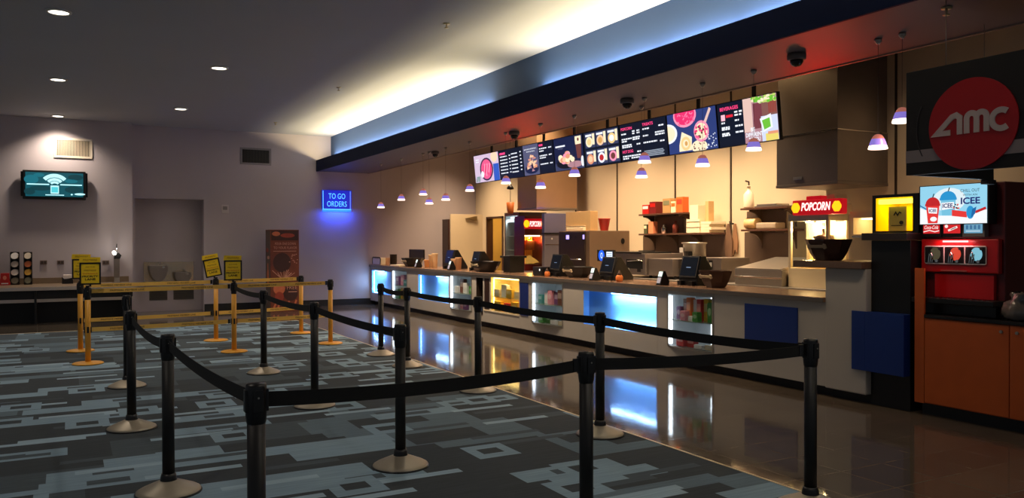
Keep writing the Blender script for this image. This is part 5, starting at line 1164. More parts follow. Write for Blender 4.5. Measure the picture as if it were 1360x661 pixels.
t = thing('oven', 'big dark stainless oven with small purple lights on its front', 'oven', ((oX0 + oX1) / 2, (oY0 + oY1) / 2, ZB))
m = M(); m.box(oX0, oX1, oY0, oY1, ZB, oz, mat('oven_brown_steel', (142, 118, 96), .42, .5, var=.06), .006); m.build('body', t)
m = M(); m.box(oX0 - .03, oX0 - .002, oY0 + .12, oY1 - .02, ZB + .05, oz - .02, mat('oven_door_dark', (70, 58, 54), .32, .6, var=.1), .006); dd = m.build('door', t)
fr = FX(oX0 - .03, (oY0 + oY1) / 2, 0); wO = oY1 - oY0
m = M(); m.tube([(oX0 - .03, oY0 + .2, 1.22), (oX0 - .07, oY0 + .2, 1.23), (oX0 - .07, oY1 - .3, 1.23), (oX0 - .03, oY1 - .3, 1.22)], .012, chrome); m.build('door_handle', dd)
m = M(); m.rect(fr, -wO * .22, -wO * .12, oz - .16, oz - .08, led, .003); m.rect(fr, wO * .33, wO * .38, oz - .16, oz - .08, led, .003); m.build('purple_lights', dd)
m = M(); m.disc(fr, wO * .1, oz - .12, .03, .025, black_plastic, .004); m.disc(fr, -.05, oz - .12, .03, .025, black_plastic, .004); m.build('knobs', dd)
m = M(); m.disc(FY(0, oY0, 0), Xat(827, oY0), at(827, 320, Y=oY0).z, .045, .055, black_plastic, .006); m.build('side_port', t)
t = thing('carton', 'large brown cardboard box on top of the big oven', 'box', (9.0, (oY0 + oY1) / 2 + .2, oz)); xa = 8.72; xb = Xat(794, oY0 + .15)
m = M(); m.box(xa, xb, oY0 + .15, oY1 - .05, oz + .002, at(790, 280, Y=oY0 + .15).z, cardboard, .004); m.build('box_body', t)
m = M(); m.box(xa - .04, xa - .001, oY0 + .3, oY1 - .1, oz + .09, oz + .1, cream_card); m.box(xa - .06, xa, oY0 + .3, oY0 + .9, oz + .002, oz + .07, cream_card, .008); m.build('folded_flap', t)
xq, yq = Xat(803, oY0 + .12), oY0 + .13; m = M(); m.lathe([(.07, 0), (.075, .005), (.115, .22), (.12, .225), (.12, .235), (.105, .235), (.065, .01), (0, .01)], (xq, yq, oz + .002), red_plastic, 24); tag(m.build('red_bucket'), 'red plastic bucket on top of the oven by the cardboard box', 'bucket')
# conveyor oven
vX0 = 8.55; vY0, vY1 = Yat(890, vX0), Yat(816, vX0); vz = at(816, 336, X=vX0).z
t = thing('conveyor_oven', 'low stainless conveyor oven between the ovens and the wall shelves', 'oven', (vX0 + .4, (vY0 + vY1) / 2, ZB)); ys = vY0 + (vY1 - vY0) * .42
m = M(); m.box(vX0, 9.4, ys, vY1, ZB + .05, vz, steel_dark, .008); m.build('body', t)
m = M(); m.box(vX0 + .05, 9.3, vY0, ys - .01, ZB + .05, vz - .08, steel_dark, .006); m.build('side_tunnel', t)
fr = FX(vX0, (ys + vY1) / 2, 0); wv = vY1 - ys
m = M(); m.rect(fr, -wv * .1, wv * .42, vz - .26, vz - .1, black_matte, .004); m.tube([fr.p(-wv * .02, vz - .16, .004), fr.p(0, vz - .13, .04), fr.p(wv * .4, vz - .11, .04), fr.p(wv * .42, vz - .13, .004)], .01, chrome, 6); m.build('oven_mouth', t)
m = M(); m.rect(fr, -wv * .08, -wv * .0, ZB + .12, ZB + .16, wht, .004); m.rect(fr, wv * .25, wv * .36, ZB + .1, ZB + .16, black_matte, .004); m.build('control_labels', t)
for y in (ys + .05, vY1 - .05, vY0 + .05): m = M(); m.cyl((vX0 + .15, y, ZB), (vX0 + .15, y, ZB + .06), .025, m=black_plastic, n=10); m.build('foot', t)
m = M(); m.box(vX0 - .02, 9.2, ys + .1, vY1 + .12, vz + .002, vz + .03, black_plastic, .008); m.box(vX0 + .3, 9.0, ys + .3, vY1 - .3, vz + .03, vz + .05, black_plastic, .006); tag(m.build('baking_tray'), 'flat black tray lying on the conveyor oven', 'tray')
m = M(); y = Yat(868, 8.3); 
# grater tower and microwave
kX = 8.7; kY0, kY1 = Yat(922, kX), Yat(899, kX); kz = at(905, 322, X=kX).z
t = thing('coffee_urn', 'upright stainless urn with slotted front under the wall shelves', 'urn', (kX + .15, (kY0 + kY1) / 2, ZB)); r_ = (kY1 - kY0) / 2 * .9
m = M(); m.lathe([(r_ * .92, 0), (r_ * .95, .02), (r_, .1), (r_ * .97, kz - ZB - .03), (r_ * 1.08, kz - ZB - .02), (r_ * 1.08, kz - ZB), (0, kz - ZB + .01)], (kX + r_, (kY0 + kY1) / 2, ZB), steel, 28); m.build('body', t)
m = M(); fr = FX(kX, (kY0 + kY1) / 2, 0)
for i in range(5): m.stroke([(-.02 + .035 * i, kz - .14), (-.01 + .035 * i, kz - .26)], .012, fr, black_plastic, .002, .03)
m.build('front_slots', t); m = M(); m.rect(fr, -.14, -.06, kz - .16, kz - .08, wht, .004, .05); m.build('label_plate', t)
uX = 8.62; uY0, uY1 = Yat(958, uX), Yat(926, uX); uz = at(940, 342, X=uX).z
t = thing('food_warmer', 'stainless box warmer with a black control panel left of the prep table', 'warmer', (uX + .25, (uY0 + uY1) / 2, ZB))
m = M(); m.box(uX, 9.2, uY0, uY1, ZB, uz, steel_dark, .006); m.build('body', t); fr = FX(uX, (uY0 + uY1) / 2, 0); wu = uY1 - uY0
m = M(); m.rect(fr, wu * .0, wu * .16, ZB + .05, uz - .04, black_plastic, .006); m.rect(fr, wu * .03, wu * .13, uz - .14, uz - .07, mat('panel_grey', (170, 168, 160), .4), .008); m.build('control_panel', t)
# prep table / griddle
rX = 8.5; rY0, rY1 = pY1 + .02, Yat(976, rX); rz = at(990, 357, X=rX).z
t = thing('griddle', 'wide stainless griddle box left of the near popcorn machine', 'griddle', (rX + .4, (rY0 + rY1) / 2, ZB))
m = M(); m.box(rX, 9.3, rY0, rY1, ZB, rz, steel, .006); m.build('body', t)
m = M(); m.prism([(0, 0), (.8, 0), (.8, .16), (0, .012)], Fr((rX, rY0 + .02, rz + .002), (1, 0, 0), (0, 0, 1)), -(rY1 - rY0 - .04), 0, steel, .003); m.build('sloped_lid', t)
m = M(); m.box(rX - .02, rX - .002, rY0, rY1, ZB + .1, ZB + .125, chrome, .003); m.build('front_rail', t)
# wall shelves
shelf_m = mat('shelf_dark_edge', (96, 66, 52), .4, .3); bracket_m = mat('shelf_bracket', (84, 64, 52), .45, .3)
SX = 9.35
def shelf(label, pxa, pxb, py, brs):
    y1, y0 = Yat(pxa, SX, py), Yat(pxb, SX, py); z = at((pxa + pxb) / 2, py, X=SX).z
    t = thing('kitchen_shelf', label, 'shelf', ((SX + XB) / 2, (y0 + y1) / 2, z), 'kitchen wall shelves')
    m = M(); m.box(SX, XB - .002, y0, y1, z - .03, z, shelf_m, .004); m.build('board', t)
    for f in brs:
        yb2 = y0 + (y1 - y0) * f; m = M(); P = [(0, 0), (-.26, 0), (-.25, -.03)] + [(-.25 + .24 * math.sin(a * math.pi / 2 / 8), -.25 + .22 * math.cos(a * math.pi / 2 / 8)) for a in range(1, 9)] + [(0, -.27)]
        m.prism(P, Fr((XB - .038, yb2 - .012, z - .031), (1, 0, 0), (0, 0, 1)), -.024, 0, bracket_m); m.build('bracket', t)
    return z, y0, y1
zu, ua, ub = shelf('upper wall shelf with red cups and orange boxes', 848, 907, 283, (.94, .15)); zl, la, lb_ = shelf('lower wall shelf stacked with flat pizza boxes', 848, 945, 309.5, (.95, .62, .3))
z2, va, vb = shelf('upper steel shelf beside the near popcorn machine', 983, 1046, 275, (.85, .12)); z3, wa, wb = shelf('lower steel shelf beside the near popcorn machine', 984, 1046, 304, (.85, .12))
def splash(y0, y1, z0, z1, label):
    t = thing('steel_splashback', label, 'splashback', (XB - .01, (y0 + y1) / 2, z0)); m = M(); m.box(XB - .036, XB - .022, y0, y1, z0, z1, mat('splash_steel', (112, 92, 78), .45, .5, var=.12, vscale=3)); m.build('plate', t)
splash(Yat(966, XB), Yat(856, XB), ZB, zl - .04, 'dark steel splashback below the pizza box shelf'); splash(Yat(909, XB), Yat(872, XB), zl + .01, zu - .04, 'dark steel plate between the two left wall shelves'); splash(Yat(1050, XB), Yat(991, XB), ZB, z3 - .04, 'steel splashback below the right hand shelves'); splash(Yat(1046, XB), Yat(994, XB), z3 + .01, z2 - .04, 'steel plate between the right hand shelves')
def sbox(name, pxa, pxb, X, z, h, d, c, label, cat, group=None, band=None):
    y1, y0 = Yat(pxa, X), Yat(pxb, X); t = thing(name, label, cat, (X + d / 2, (y0 + y1) / 2, z), group); m = M(); m.box(X, X + d, y0, y1, z, z + h, c, .003); m.build('carton', t)
    if band: m = M(); m.rect(FX(X, (y0 + y1) / 2, z), -(y1 - y0) * .4, (y1 - y0) * .4, h * .55, h * .85, band, .003); m.build('printed_band', t)
zu += .001; zl += .001; z2 += .001; z3 += .001
dred = mat('cup_dark_red', (110, 20, 20), .5)
sbox('snack_carton', 853, 861.5, 9.40, zu, .17, .14, red_plastic, 'red carton at the left end of the upper wall shelf', 'box', 'cartons on the upper wall shelf', wht); sbox('snack_carton', 862.5, 871, 9.40, zu, .22, .16, dred, 'taller dark red carton beside the red one on the upper shelf', 'box', 'cartons on the upper wall shelf', red_plastic)
sbox('snack_carton', 880, 890, 9.40, zu, .26, .14, mat('carton_orange_grey', (180, 140, 90), .6), 'tan and grey carton in the middle of the upper wall shelf', 'box', 'cartons on the upper wall shelf', mat('carton_band', (120, 120, 90), .6)); sbox('snack_carton', 891, 897, 9.40, zu, .20, .14, cream_card, 'narrow cream carton on the upper wall shelf', 'box', 'cartons on the upper wall shelf', orange_card); sbox('snack_carton', 898, 906.5, 9.40, zu, .27, .14, orange_card, 'big orange carton at the right end of the upper wall shelf', 'box', 'cartons on the upper wall shelf', mat('carton_red', (206, 60, 30), .6))
sbox('spice_jar', 855, 859, 9.40, zl, .17, .07, mat('jar_green', (76, 84, 60), .5), 'small dark green jar at the left of the lower wall shelf', 'jar', None, cream_card); sbox('cup_sleeve', 861, 867.5, 9.40, zl, .22, .1, mat('sleeve_orange', (226, 140, 100), .6), 'pale orange cup sleeve on the lower wall shelf', 'cups')
m = M(); yq = Yat(881, 9.45); m.lathe([(.05, 0), (.055, .1), (.03, .13), (.03, .16), (0, .17)], (9.47, yq, zl), chrome, 18); tag(m.build('steel_shaker'), 'small shiny steel shaker on the lower wall shelf', 'shaker'); m = M(); yq = Yat(896, 9.45); m.lathe([(.05, 0), (.055, .14), (.03, .17), (.032, .22), (0, .22)], (9.47, yq, zl), mat('brown_bottle', (110, 50, 40), .3), 18); tag(m.build('sauce_bottle'), 'brown sauce bottle on the lower wall shelf', 'bottle')
pz_l = ['lowest', 'second', 'third', 'fourth', 'fifth']
for k in range(5):
    sbox('pizza_box', 911.5 , 929, 9.355 + .006 * (k % 2), zl + k * .047, .045, .33, cream_card, f'{pz_l[k]} flat pizza box of the left stack on the lower wall shelf', 'box', 'flat pizza boxes on the shelf')
for k in range(4):
    sbox('pizza_box', 930.5, 942 + 2 * (k % 2), 9.355, zl + k * .047, .045, .33, cream_card, f'{pz_l[k]} flat pizza box of the right stack on the lower wall shelf', 'box', 'flat pizza boxes on the shelf')
sbox('tall_carton', 916, 927, 9.42, zl + .236, .24, .2, cream_card, 'plain cream carton standing on top of the left pizza box stack', 'box'); sbox('tall_carton', 936.5, 941, 9.45, zl + .19, .34, .12, cardboard, 'narrow tan carton behind the pizza boxes on the lower shelf', 'box')
m = M(); yq = Yat(994.5, 9.48); m.lathe([(.075, 0), (.08, .02), (.08, .22), (.04, .27), (.025, .29), (.025, .34), (.03, .34), (.03, .36), (0, .36)], (9.48, yq, z2), mat('bottle_clear_white', (232, 216, 190), .3), 20); m.tube([(9.48, yq, z2 + .36), (9.48, yq, z2 + .42), (9.41, yq, z2 + .43)], .014, outd, 8); tag(m.build('pump_bottle'), 'pale bottle with a dark pump on the right upper shelf', 'bottle')
m = M(); m.box(9.38, 9.66, Yat(1040, 9.4), Yat(1003, 9.4), z2, z2 + .02, steel_dark, .004); m.box(9.38, 9.66, Yat(1032, 9.4), Yat(1006, 9.4), z2 + .02, z2 + .05, steel, .008); tag(m.build('sheet_pan'), 'flat steel pan on the right upper shelf', 'pan')
m = M(); y1_, y0_ = Yat(992, 9.45), Yat(1006, 9.45); m.cyl((9.46, y0_, z3 + .09), (9.46, y1_, z3 + .09), .088, m=mat('wrap_roll', (216, 182, 130), .5), n=20); tag(m.build('wrap_roll'), 'tan roll at the left of the right lower shelf', 'roll'); m = M(); y1_, y0_ = Yat(1008, 9.45), Yat(1034, 9.45); m.box(9.38, 9.6, y0_, y1_, z3, z3 + .10, mat('foil_bag', (196, 178, 156), .35, .3, var=.2, vscale=14, bump=.5), .025); tag(m.build('foil_bag'), 'crumpled pale foil bag on the right lower shelf', 'bag')
# hanging cloths, wires
t = thing('hanging_apron', 'brown cloth aprons hanging from a hook between the wall shelves', 'apron', (9.62, Yat(972, 9.62), 1.55)); yq = Yat(972, 9.66)
m = M(); zt = at(967, 297, X=9.64).z; m.tube([(XB, yq, zt), (XB - .08, yq, zt), (XB - .09, yq, zt + .04)], .012, black_steel); m.build('hook', t)
for k, (dy, w_, zz) in enumerate(((.06, .16, .62), (-.06, .12, .5))):
    m = M(); m.prism([(-.02, 0), (.02, 0), (w_ * .6, -.3), (w_ * .5, -zz), (w_ * .1, -zz + .08), (-w_ * .3, -zz - .04), (-w_ * .55, -.35)], FX(XB - .07 + .03 * k, yq + dy, zt), -.02, 0, mat('apron_brown_%d' % k, (104 + 30 * k, 76 + 20 * k, 56 + 10 * k), .85, var=.2), .004); m.build('cloth', t)
# hanging ornament by the far hood
m = M(); 
t = thing('hanging_cone_lamp', 'small dark lamp with an orange cone below hanging left of the far hood', 'lamp', (8.3, Yat(678, 8.3), 3.0)); yq = Yat(678, 8.3); zq = at(678, 251, X=8.3).z; zc_ = at(678, 276, X=8.3).z
m = M(); m.cyl((8.3, yq, 4.5), (8.3, yq, zq + .1), .006, m=cordm, n=6); m.cyl((8.3, yq, zq), (8.3, yq, zc_ + .1), .006, m=cordm, n=6); m.build('cord', t); m = M(); m.lathe([(.02, .1), (.06, .05), (.08, 0), (.02, -.01), (0, -.01)], (8.3, yq, zq), black_plastic, 16); m.build('dark_shade', t); m = M(); m.lathe([(.085, .12), (.07, -.06), (.06, -.12), (0, -.12)], (8.3, yq, zc_), mat('orange_cone', (196, 104, 40), .5), 16); m.build('orange_cone', t)

# ================================================================== DRINK CORNER
# yellow lit warmer on the black cabinet
XW = 6.95; yW0, yW1 = Yat(1212, XW), Yat(1162, XW); zW0 = 1.646; zW1 = at(1190, 262, X=XW).z
t = thing('snack_warmer', 'small snack warmer glowing yellow on top of the tall black cabinet', 'warmer', (XW + .2, (yW0 + yW1) / 2, zW0))
y_in = mat('warmer_yellow_interior', (236, 200, 30), .5)
m = M(); recess(m, yW0 - .06, yW1 + .03, zW0, zW1 + .03, (yW0, yW1 - .01, zW0 + .02, zW1), .34, black_plastic, y_in, XW, XW + .42); m.build('body', t)
m = M(); m.box(XW + .01, XW + .06, yW0 + .02, yW1 - .03, zW1 - .06, zW1 - .012, glow('warmer_tube', (255, 238, 70), 3.0), .008); m.build('light_tube', t)
m = M(); ym = (yW0 + yW1) / 2; m.box(XW + .05, XW + .06, ym - .1, ym + .09, zW0 + .021, zW1 - .085, mat('notice_sheet', (170, 156, 84), .6), .001); nt_ = m.build('notice_sheet', t); fr = FX(XW + .05, ym, zW0 + .1)
m = M(); m.stroke([(-.03, .07), (-.01, .1), (.01, .07), (.03, .1), (.05, .09)], .012, fr, ink, .003); m.disc(fr, .05, .0, .022, .018, ink, .003); m.rect(fr, -.06, .06, -.03, -.024, ink, .003); m.build('notice_print', nt_)
lamp('warmer_lamp', 'AREA', (XW + .17, ym, zW1 - .05), 1.6, (255, 226, 40), .2, .3, aim=(XW + .17, ym, zW0))
# orange cabinet
XO = 6.75; oy1, oym = Yat(1215, XO), Yat(1341, XO); oy0 = oym - .9; zc0, zc1 = .11, at(1300, 428, X=XO).z
oc = thing('drink_cabinet', 'orange cherry wood cabinet under the frozen drink machine', 'cabinet', (XO, (oy0 + oy1) / 2, 0))
m = M(); m.box(XO + .02, 7.75, oy0, oy1 - .002, zc0, zc1, wood, .004); m.build('carcass', oc)
m = M(); m.box(XO + .1, 7.7, oy0, oy1 - .01, 0, zc0, black_lam); m.build('toe_kick', oc)
yst = Yat(1228, XO)
m = M(); m.box(XO - .002, XO + .02, yst + .003, oy1, zc0, at(1221, 356, X=XO).z, wood, .003); m.build('side_stile', oc)
for nm, a_, b_ in (('a', oym + .004, yst - .003), ('b', oy0, oym - .004)):
    m = M(); m.box(XO, XO + .02, a_, b_, zc0 + .01, zc1 - .004, wood, .003); dd = m.build('door', oc)
    m = M(); yk = a_ + .06 if nm == 'a' else b_ - .06; m.cyl((XO, yk, zc1 - .06), (XO - .014, yk, zc1 - .06), .013, m=steel, n=12); m.build('knob', dd)
m = M(); m.box(XO - .01, 7.75, oy0, yst, zc1 + .001, zc1 + .03, black_lam, .003); m.build('counter_top', oc)
# frozen drink machine
XI = 6.92; iy1, iy0 = Yat(1228, XI), Yat(1328, XI); zi0 = zc1 + .032; zit = at(1320, 241, X=XI).z
ic = thing('frozen_drink_machine', 'red frozen drink machine with a bright screen and three drink windows', 'drink machine', (XI + .4, (iy0 + iy1) / 2, zi0))
zr0, zr1 = at(1275, 362, X=XI).z, at(1275, 318, X=XI).z; zt0 = at(1275, 396, X=XI).z
m = M(); m.box(XI + .04, XI + .85, iy0 - .02, iy1 + .01, zi0, zit, maroon, .01); m.build('housing', ic)
m = M(); m.box(XI - .02, XI + .04, iy0 + .0, iy1 + .02, zr0, zr1 + .005, red_enamel, .012); fp = m.build('front_panel', ic)
fr = FX(XI - .02, (iy0 + iy1) / 2, 0); wi = iy1 - iy0
zw0, zw1 = at(1270, 351, X=XI).z, at(1270, 326, X=XI).z
wx0, wx1 = -wi * .47, wi * .36
m = M(); P = []
r_ = .02
for cx_, cy_, a0 in ((wx1 - r_, zw1 - r_, 0), (wx0 + r_, zw1 - r_, 90), (wx0 + r_, zw0 + r_, 180), (wx1 - r_, zw0 + r_, 270)):
    for k in range(5): a = math.radians(a0 + 22.5 * k); P.append((cx_ + r_ * math.cos(a), cy_ + r_ * math.sin(a)))
m.prism(P, fr, 0, .012, mat('bright_frame', (222, 214, 212), .3, .3), .003); wf = m.build('window_frame', fp)
drinks = [glow('drink_olive', (96, 90, 66), .55), glow('drink_red', (226, 74, 52), .9), glow('drink_blue', (130, 196, 216), .9)]
for k in range(3):
    cx_ = wx0 + (wx1 - wx0) * (k + .5) / 3; cz_ = (zw0 + zw1) / 2
    m = M(); m.rect(fr, cx_ - (wx1 - wx0) * .155, cx_ + (wx1 - wx0) * .155, zw0 + .012, zw1 - .012, black_plastic, .014, .002); m.disc(fr, cx_ + .012, cz_ + .01, .05, .058, drinks[k], .018, 24, .004); m.build('drink_window', fp)
    m = M()
    for q in range(3): m.stroke([(cx_ - .05 + .018 * q, zw0 + .015), (cx_ - .04 + .018 * q, cz_ + .01)], .007, fr, chrome, .024, .006)
    m.tube([fr.p(cx_ - .03, cz_ + .03, .02), fr.p(cx_ - .01, cz_ + .02, .04), fr.p(cx_ + .01, cz_ - .04, .05)], .007, chrome, 8); m.disc(fr, cx_ + .03, zw0 + .03, .014, .014, chrome, .026, 10, .006)
    for sx, sz in ((-.055, .055), (.055, .055), (.05, -.05)): m.disc(fr, cx_ + sx, cz_ + sz, .014, .012, black_plastic, .022, 10, .004)
    m.build('dispensing_tap', fp)
m = M(); m.rect(fr, -wi * .22, wi * .12, zr1 - .024, zr1 - .008, glow('machine_strip', (255, 190, 190), 1.8), .006, .006); m.build('light_strip', fp)
m = M(); m.rect(fr, -wi * .25, wi * .1, zr0 + .012, zr0 + .022, mat('strip_silver', (196, 120, 110), .3, .5), .004); m.build('lower_trim', fp)
lamp('machine_strip_lamp', 'AREA', (XI - .09, (iy0 + iy1) / 2 + .05, zr1 - .01), .9, (255, 150, 150), .3, .04, aim=(XI - .02, (iy0 + iy1) / 2 + .05, zr1 - .2))
m = M(); m.box(XI + .0, XI + .04, iy0 + .05, iy1 - .1, zt0, zr0 - .01, red_enamel, .004); m.build('splash_panel', ic)
m = M(); m.box(XI - .14, XI + .04, iy0 - .03, iy1 + .035, zt0 - .05, zt0 - .002, black_plastic, .008); tr = m.build('drip_tray', ic)
m = M()
for k in range(14): y = iy0 + (iy1 - iy0) * (k + .5) / 14; m.box(XI - .13, XI - .01, y - .006, y + .006, zt0 - .002, zt0 + .003, chrome)
m.build('tray_grid', tr)
m = M(); m.box(XI - .02, XI + .04, iy0 + .02, iy1 - .0, zi0 + .0, zt0 - .052, black_plastic, .004); m.build('lower_front', ic)
# small logo screens
def logo(px0, px1, c, kind):
    y1, y0 = Yat(px0, XI - .02), Yat(px1, XI - .02); z0, z1 = at(1270, 310, X=XI).z, at(1270, 296.5, X=XI).z
    f2 = FX(XI - .02, (y0 + y1) / 2, (z0 + z1) / 2); w, h = (y1 - y0), (z1 - z0)
    m = M(); m.box(XI - .02, XI + .04, y0 - .01, y1 + .01, z0 - .03, z1 + .008, black_plastic if kind != 'b' else mat('logo_case_grey', (120, 112, 110), .5), .004); o = m.build('logo_panel', ic)
    m = M(); m.rect(f2, -w * .46, w * .46, -h * .48, h * .48, c, .003)
    wl = glow('logo_white', (255, 238, 232), 1.0)
    if kind == 'c': m.text('Coca-Cola', f2, 0, -h * .02, h * .36, wl, .005, 'CENTER', w * .78, .35, .01); m.stroke([(-w * .44, -h * .3), (-w * .1, -h * .16), (w * .2, -h * .3), (w * .44, -h * .2)], h * .09, f2, wl, .005)
    elif kind == 'r': m.stroke([(-w * .2, -h * .2), (w * .3, h * .15)], h * .2, f2, wl, .005); m.stroke([(-w * .05, -h * .1), (w * .24, h * .1)], h * .07, f2, mat('logo_dark', (60, 40, 40), .5), .007); m.disc(f2, -w * .3, h * .22, w * .09, h * .16, wl, .005)
    else:
        for k in range(4): m.rect(f2, -w * .36 + w * .2 * k, -w * .24 + w * .2 * k, -h * .1, h * .3, glow('logo_blue_dark', (70, 120, 160), .9), .005)
        m.rect(f2, -w * .36, w * .36, -h * .34, -h * .22, glow('logo_pale', (190, 220, 236), .9), .005)
    m.build('lit_logo', o)
lr = glow('logo_red', (226, 40, 44), .85)
logo(1225.5, 1249, lr, 'c'); logo(1252.5, 1276.5, lr, 'r'); logo(1279.5, 1306, glow('logo_blue', (120, 176, 206), .85), 'b')
# big screen
XS_ = 6.84; sy1, sy0 = Yat(1221, XS_), Yat(1312.5, XS_); s0, s1 = at(1265, 298, X=XS_).z, at(1265, 244.5, X=XS_).z
m = M(); m.box(XS_, XS_ + .12, sy0 - .004, sy1 + .004, s0, s1, black_plastic, .006); scr = m.build('screen_casing', ic)
f2 = FX(XS_, (sy0 + sy1) / 2, (s0 + s1) / 2); w, h = sy1 - sy0, s1 - s0
W_ = lambda u: w * (u - .5) * .97
V_ = lambda v: h * (v - .5) * .96
sky_ = glow('ad_sky', (150, 214, 240), 1.0); pale = glow('ad_pale', (226, 242, 248), 1.0); adred = glow('ad_red', (232, 56, 54), 1.0); adred2 = glow('ad_red_dark', (196, 36, 40), 1.0); adblue = glow('ad_blue', (40, 150, 210), 1.0); adblue2 = glow('ad_blue_dark', (24, 104, 168), 1.0); adw = glow('ad_white', (250, 252, 255), 1.0); adnavy = glow('ad_navy', (20, 36, 110), 1.0)
m = M(); m.rect(f2, W_(0), W_(1), V_(0), V_(1), sky_, .003); m.build('lit_screen', scr)
m = M()
m.prism([(W_(0), V_(.0)), (W_(1), V_(.0)), (W_(1), V_(.34)), (W_(.6), V_(.2)), (W_(.3), V_(.22)), (W_(.0), V_(.44))], f2, .0035, .004, adw); m.disc(f2, W_(.45), V_(.62), w * .24, h * .3, pale, .0035)
def cup(u, v0, v1, wt_, wb_, c1, c2, d):
    m.prism([(W_(u - wb_), V_(v0)), (W_(u + wb_), V_(v0)), (W_(u + wt_), V_(v1)), (W_(u - wt_), V_(v1))], f2, d - .0005, d, c1); m.disc(f2, W_(u), V_(v1), w * wt_ * 1.05, h * .2, c2, d + .0008, 20, .0005, 0, 180); m.rect(f2, W_(u - wt_ * 1.12), W_(u + wt_ * 1.12), V_(v1 - .025), V_(v1 + .03), c2, d + .0016); m.stroke([(W_(u), V_(v1 + .2)), (W_(u + .02), V_(min(.98, v1 + .3)))], .008, f2, ink, d + .001)
cup(.44, .22, .64, .115, .095, glow('ad_cup_ice', (120, 196, 226), 1.0), adblue, .006); cup(.205, .02, .5, .105, .075, adred, adred2, .009)
m.prism([(W_(.35), V_(.36)), (W_(.52), V_(.40)), (W_(.53), V_(.56)), (W_(.34), V_(.55))], f2, .0075, .008, adw); m.prism([(W_(.145), V_(.29)), (W_(.275), V_(.27)), (W_(.28), V_(.42)), (W_(.135), V_(.44))], f2, .0112, .0118, adw)
m.text('ICEE', f2, W_(.435), V_(.42), h * .1, adnavy, .0095, 'CENTER', w * .15, 0, .03); m.text('ICEE', f2, W_(.21), V_(.32), h * .07, adnavy, .0130, 'CENTER', w * .11, 0, .03); m.disc(f2, W_(.22), V_(.13), w * .05, h * .06, adw, .0112)
m.prism([(W_(.5), V_(.2)), (W_(.72), V_(.15)), (W_(.72), V_(.3)), (W_(.5), V_(.36))], f2, .009, .0095, adred); m.disc(f2, W_(.77), V_(.28), w * .055, h * .16, adblue, .0105); m.prism([(W_(.8), V_(.36)), (W_(.86), V_(.42)), (W_(.84), V_(.24)), (W_(.78), V_(.14))], f2, .0115, .012, adblue2); m.stroke([(W_(.84), V_(.28)), (W_(.99), V_(.38))], .022, f2, adred2, .0095); m.stroke([(W_(0), V_(.5)), (W_(.12), V_(.38))], .009, f2, adblue2, .006)
r2 = random.Random(5)
for k in range(14): m.disc(f2, W_(r2.uniform(.53, .61)), V_(r2.uniform(.38, .5)), w * .012, h * .02, (ink, adw, adred)[k % 3], .0112 + k * .0001, 6)
m.build('advert_picture', scr)
m = M(); m.text('CHILL OUT', f2, W_(.76), V_(.80), h * .075, mat('ad_ink', (40, 60, 80), .5, emit=.3), .005, 'CENTER', w * .27); m.text('WITH AN', f2, W_(.76), V_(.70), h * .05, mat('ad_ink', (40, 60, 80), .5), .005, 'CENTER', w * .2); m.text('ICEE', f2, W_(.765), V_(.50), h * .15, adnavy, .005, 'CENTER', w * .27, 0, .03); m.build('advert_lettering', scr)
lamp('screen_spill_lamp', 'AREA', (XS_ - .02, (sy0 + sy1) / 2, (s0 + s1) / 2), 2.0, (190, 230, 255), w * .9, h * .9, aim=(XS_ - 2, (sy0 + sy1) / 2, (s0 + s1) / 2))
# plastic bag at the frame edge
m = M(); bgp = at(1352, 420, X=XO + .12); prof = [(.06, 0), (.11, .03), (.12, .08), (.08, .14), (.05, .17), (.07, .22), (.02, .23), (0, .23)]
m.lathe(prof, (bgp.x + .02, bgp.y, zc1 + .031), mat('clear_bag', (104, 98, 94), .18, 0, var=.2, vscale=14, bump=.9), 14)
for v in m.bm.verts: v.co += Vector((rnd.uniform(-.025, .025), rnd.uniform(-.025, .025), 0 if v.co.z < zc1 + .05 else rnd.uniform(-.015, .015)))
tag(m.build('plastic_bag'), 'crumpled clear plastic bag on the orange cabinet at the frame edge', 'bag')
# round logo sign
XA = 5.5; ay1 = Yat(1203, XA); ay0 = ay1 - 1.75; az0, az1 = at(1203, 233, X=XA).z, at(1203, 97, X=XA).z
am = thing('round_logo_sign', 'hanging dark sign with a large red disc and white letters', 'sign', (XA, (ay0 + ay1) / 2, az0))
sgn = mat('sign_dark_panel', (20, 14, 19), .6, var=.06); 
m = M(); m.box(XA, XA + .04, ay0, ay1, az0, az1, sgn, .003); pnl = m.build('front_panel', am)
xr = Xat(1313, ay1); m = M(); m.box(XA + .04, xr, ay1 - .04, ay1, az0, az1, sgn, .003); m.build('return_panel', am)
xr2 = Xat(1302, ay1); m = M(); m.box(xr2, xr, ay1 - .06, ay1, at(1307, 245, Y=ay1).z, az0 - .001, sgn, .003); m.build('drop_post', am)
for x, y in ((XA + .02, ay1 - .3), (XA + .02, ay0 + .4), (xr - .1, ay1 - .02)): m = M(); m.cyl((x, y, az1), (x, y, ZS), .003, m=steel, n=8); m.build('hanging_cable', am)
fa = FX(XA, 0, 0); yd1, yd0 = Yat(1234.5, XA), Yat(1353.5, XA); cy = -(yd1 + yd0) / 2; rr = (yd1 - yd0) / 2; cz = at(1294, 164, X=XA).z
zlo, zhi = at(1203, 217, X=XA).z, at(1203, 201, X=XA).z
m = M(); m.rect(fa, -ay1 + .0, -ay0, zlo, zhi, mat('sign_grey_stripe', (150, 136, 140), .5), .003); m.build('grey_stripe', pnl)
m = M(); m.stroke([(cy + rr * 1.32 * math.cos(math.radians(a)), cz + rr * 1.32 * math.sin(math.radians(a))) for a in range(155, 208, 4)], .008, fa, mat('sign_ring', (54, 44, 50), .5), .005); m.build('thin_ring', pnl)
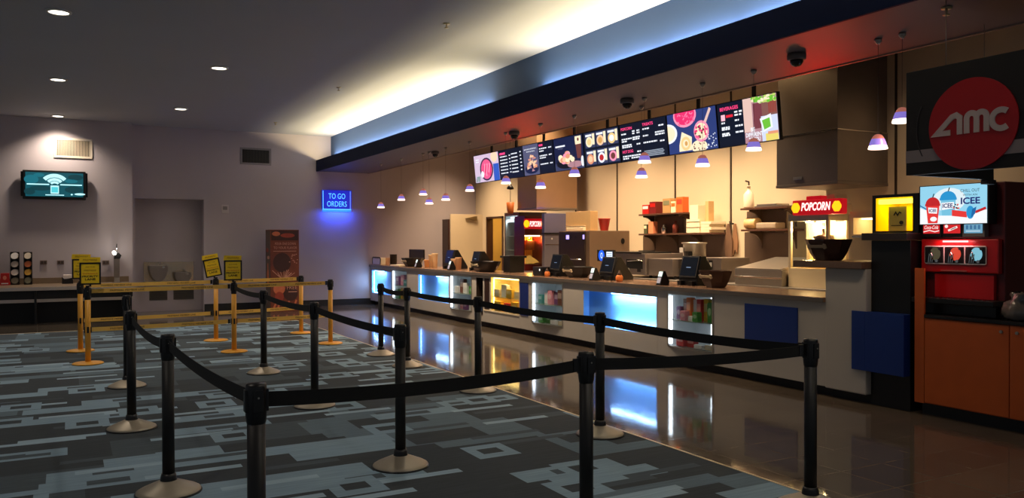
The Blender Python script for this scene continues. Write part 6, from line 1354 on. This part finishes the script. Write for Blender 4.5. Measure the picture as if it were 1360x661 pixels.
m = M(); m.disc(fa, cy, cz, rr, rr, mat('sign_red_disc', (180, 18, 28), .4), .012, 64, .01); dsc = m.build('red_disc', pnl)
m = M(); lw = mat('sign_letter_white', (205, 186, 184), .45); s = rr * 2; tk = s * .062
def lx(u): return cy + s * u
def lz(v): return cz + s * (v + .03)
def arc(cx_, cy_, r, a0, a1, n=14, ry=None): return [(cx_ + r * math.cos(math.radians(a0 + (a1 - a0) * i / n)), cy_ + (ry or r) * math.sin(math.radians(a0 + (a1 - a0) * i / n))) for i in range(n + 1)]
# slanted a: a leaning wedge with a vertical right stem
m.stroke([(lx(-.13), lz(-.13)), (lx(-.13), lz(.055)), (lx(-.17), lz(.085)), (lx(-.22), lz(.07)), (lx(-.40), lz(-.10)), (lx(-.24), lz(-.10))], tk, fa, lw, .018, .006)
# m
m.stroke([(lx(-.05), lz(-.13)), (lx(-.05), lz(.03))] + arc(lx(.005), lz(.03), s * .055, 180, 0) + [(lx(.06), lz(-.13))], tk, fa, lw, .0185, .006)
m.stroke([(lx(.06), lz(.03))] + arc(lx(.115), lz(.03), s * .055, 180, 0) + [(lx(.17), lz(-.13))], tk, fa, lw, .019, .006)
# c
m.stroke(arc(lx(.325), lz(-.02), s * .098, 52, 308, 22), tk, fa, lw, .018, .006)
m.build('white_letters', dsc)

# ================================================================== KITCHEN LIGHTING
for y in (9.3, 10.8, 12.5, 14.4, 16.4, 18.4):
    lamp('kitchen_lamp', 'AREA', (8.4, y, 4.42), KIT_E, (255, 220, 178), 1.1, .3, aim=(8.8, y, 1.0), spread=88)
lamp('kitchen_lamp', 'AREA', (9.0, 6.2, 4.42), KIT_E * .12, (255, 220, 178), 1.0, .3, aim=(9.35, 6.2, 1.0), spread=70)  # weak extra lamp added to light the wall right of the hood
lamp('hood_spot_lamp', 'SPOT', (8.15, 8.9, 4.4), 30, (255, 214, 150), .04, aim=(8.72, 8.0, 3.3), spot=62, blend=.35)
lamp('passage_lamp', 'AREA', (10.15, (DY0 + DY1) / 2, 2.58), 14, (255, 214, 140), .3, .3, aim=(10.1, (DY0 + DY1) / 2, 0))
SC.view_settings.view_transform = 'Standard'; SC.view_settings.look = 'None'; SC.view_settings.gamma = 1.0; SC.view_settings.use_curve_mapping = False
SC.view_settings.exposure = EXPO
SC.cycles.use_denoising = True
SC.cycles.max_bounces = 8; SC.cycles.sample_clamp_indirect = 4.0
for o in list(SC.objects):
    if o.type == 'MESH' and o.parent is None and 'label' not in o and 'kind' not in o: print('UNLABELLED', o.name)
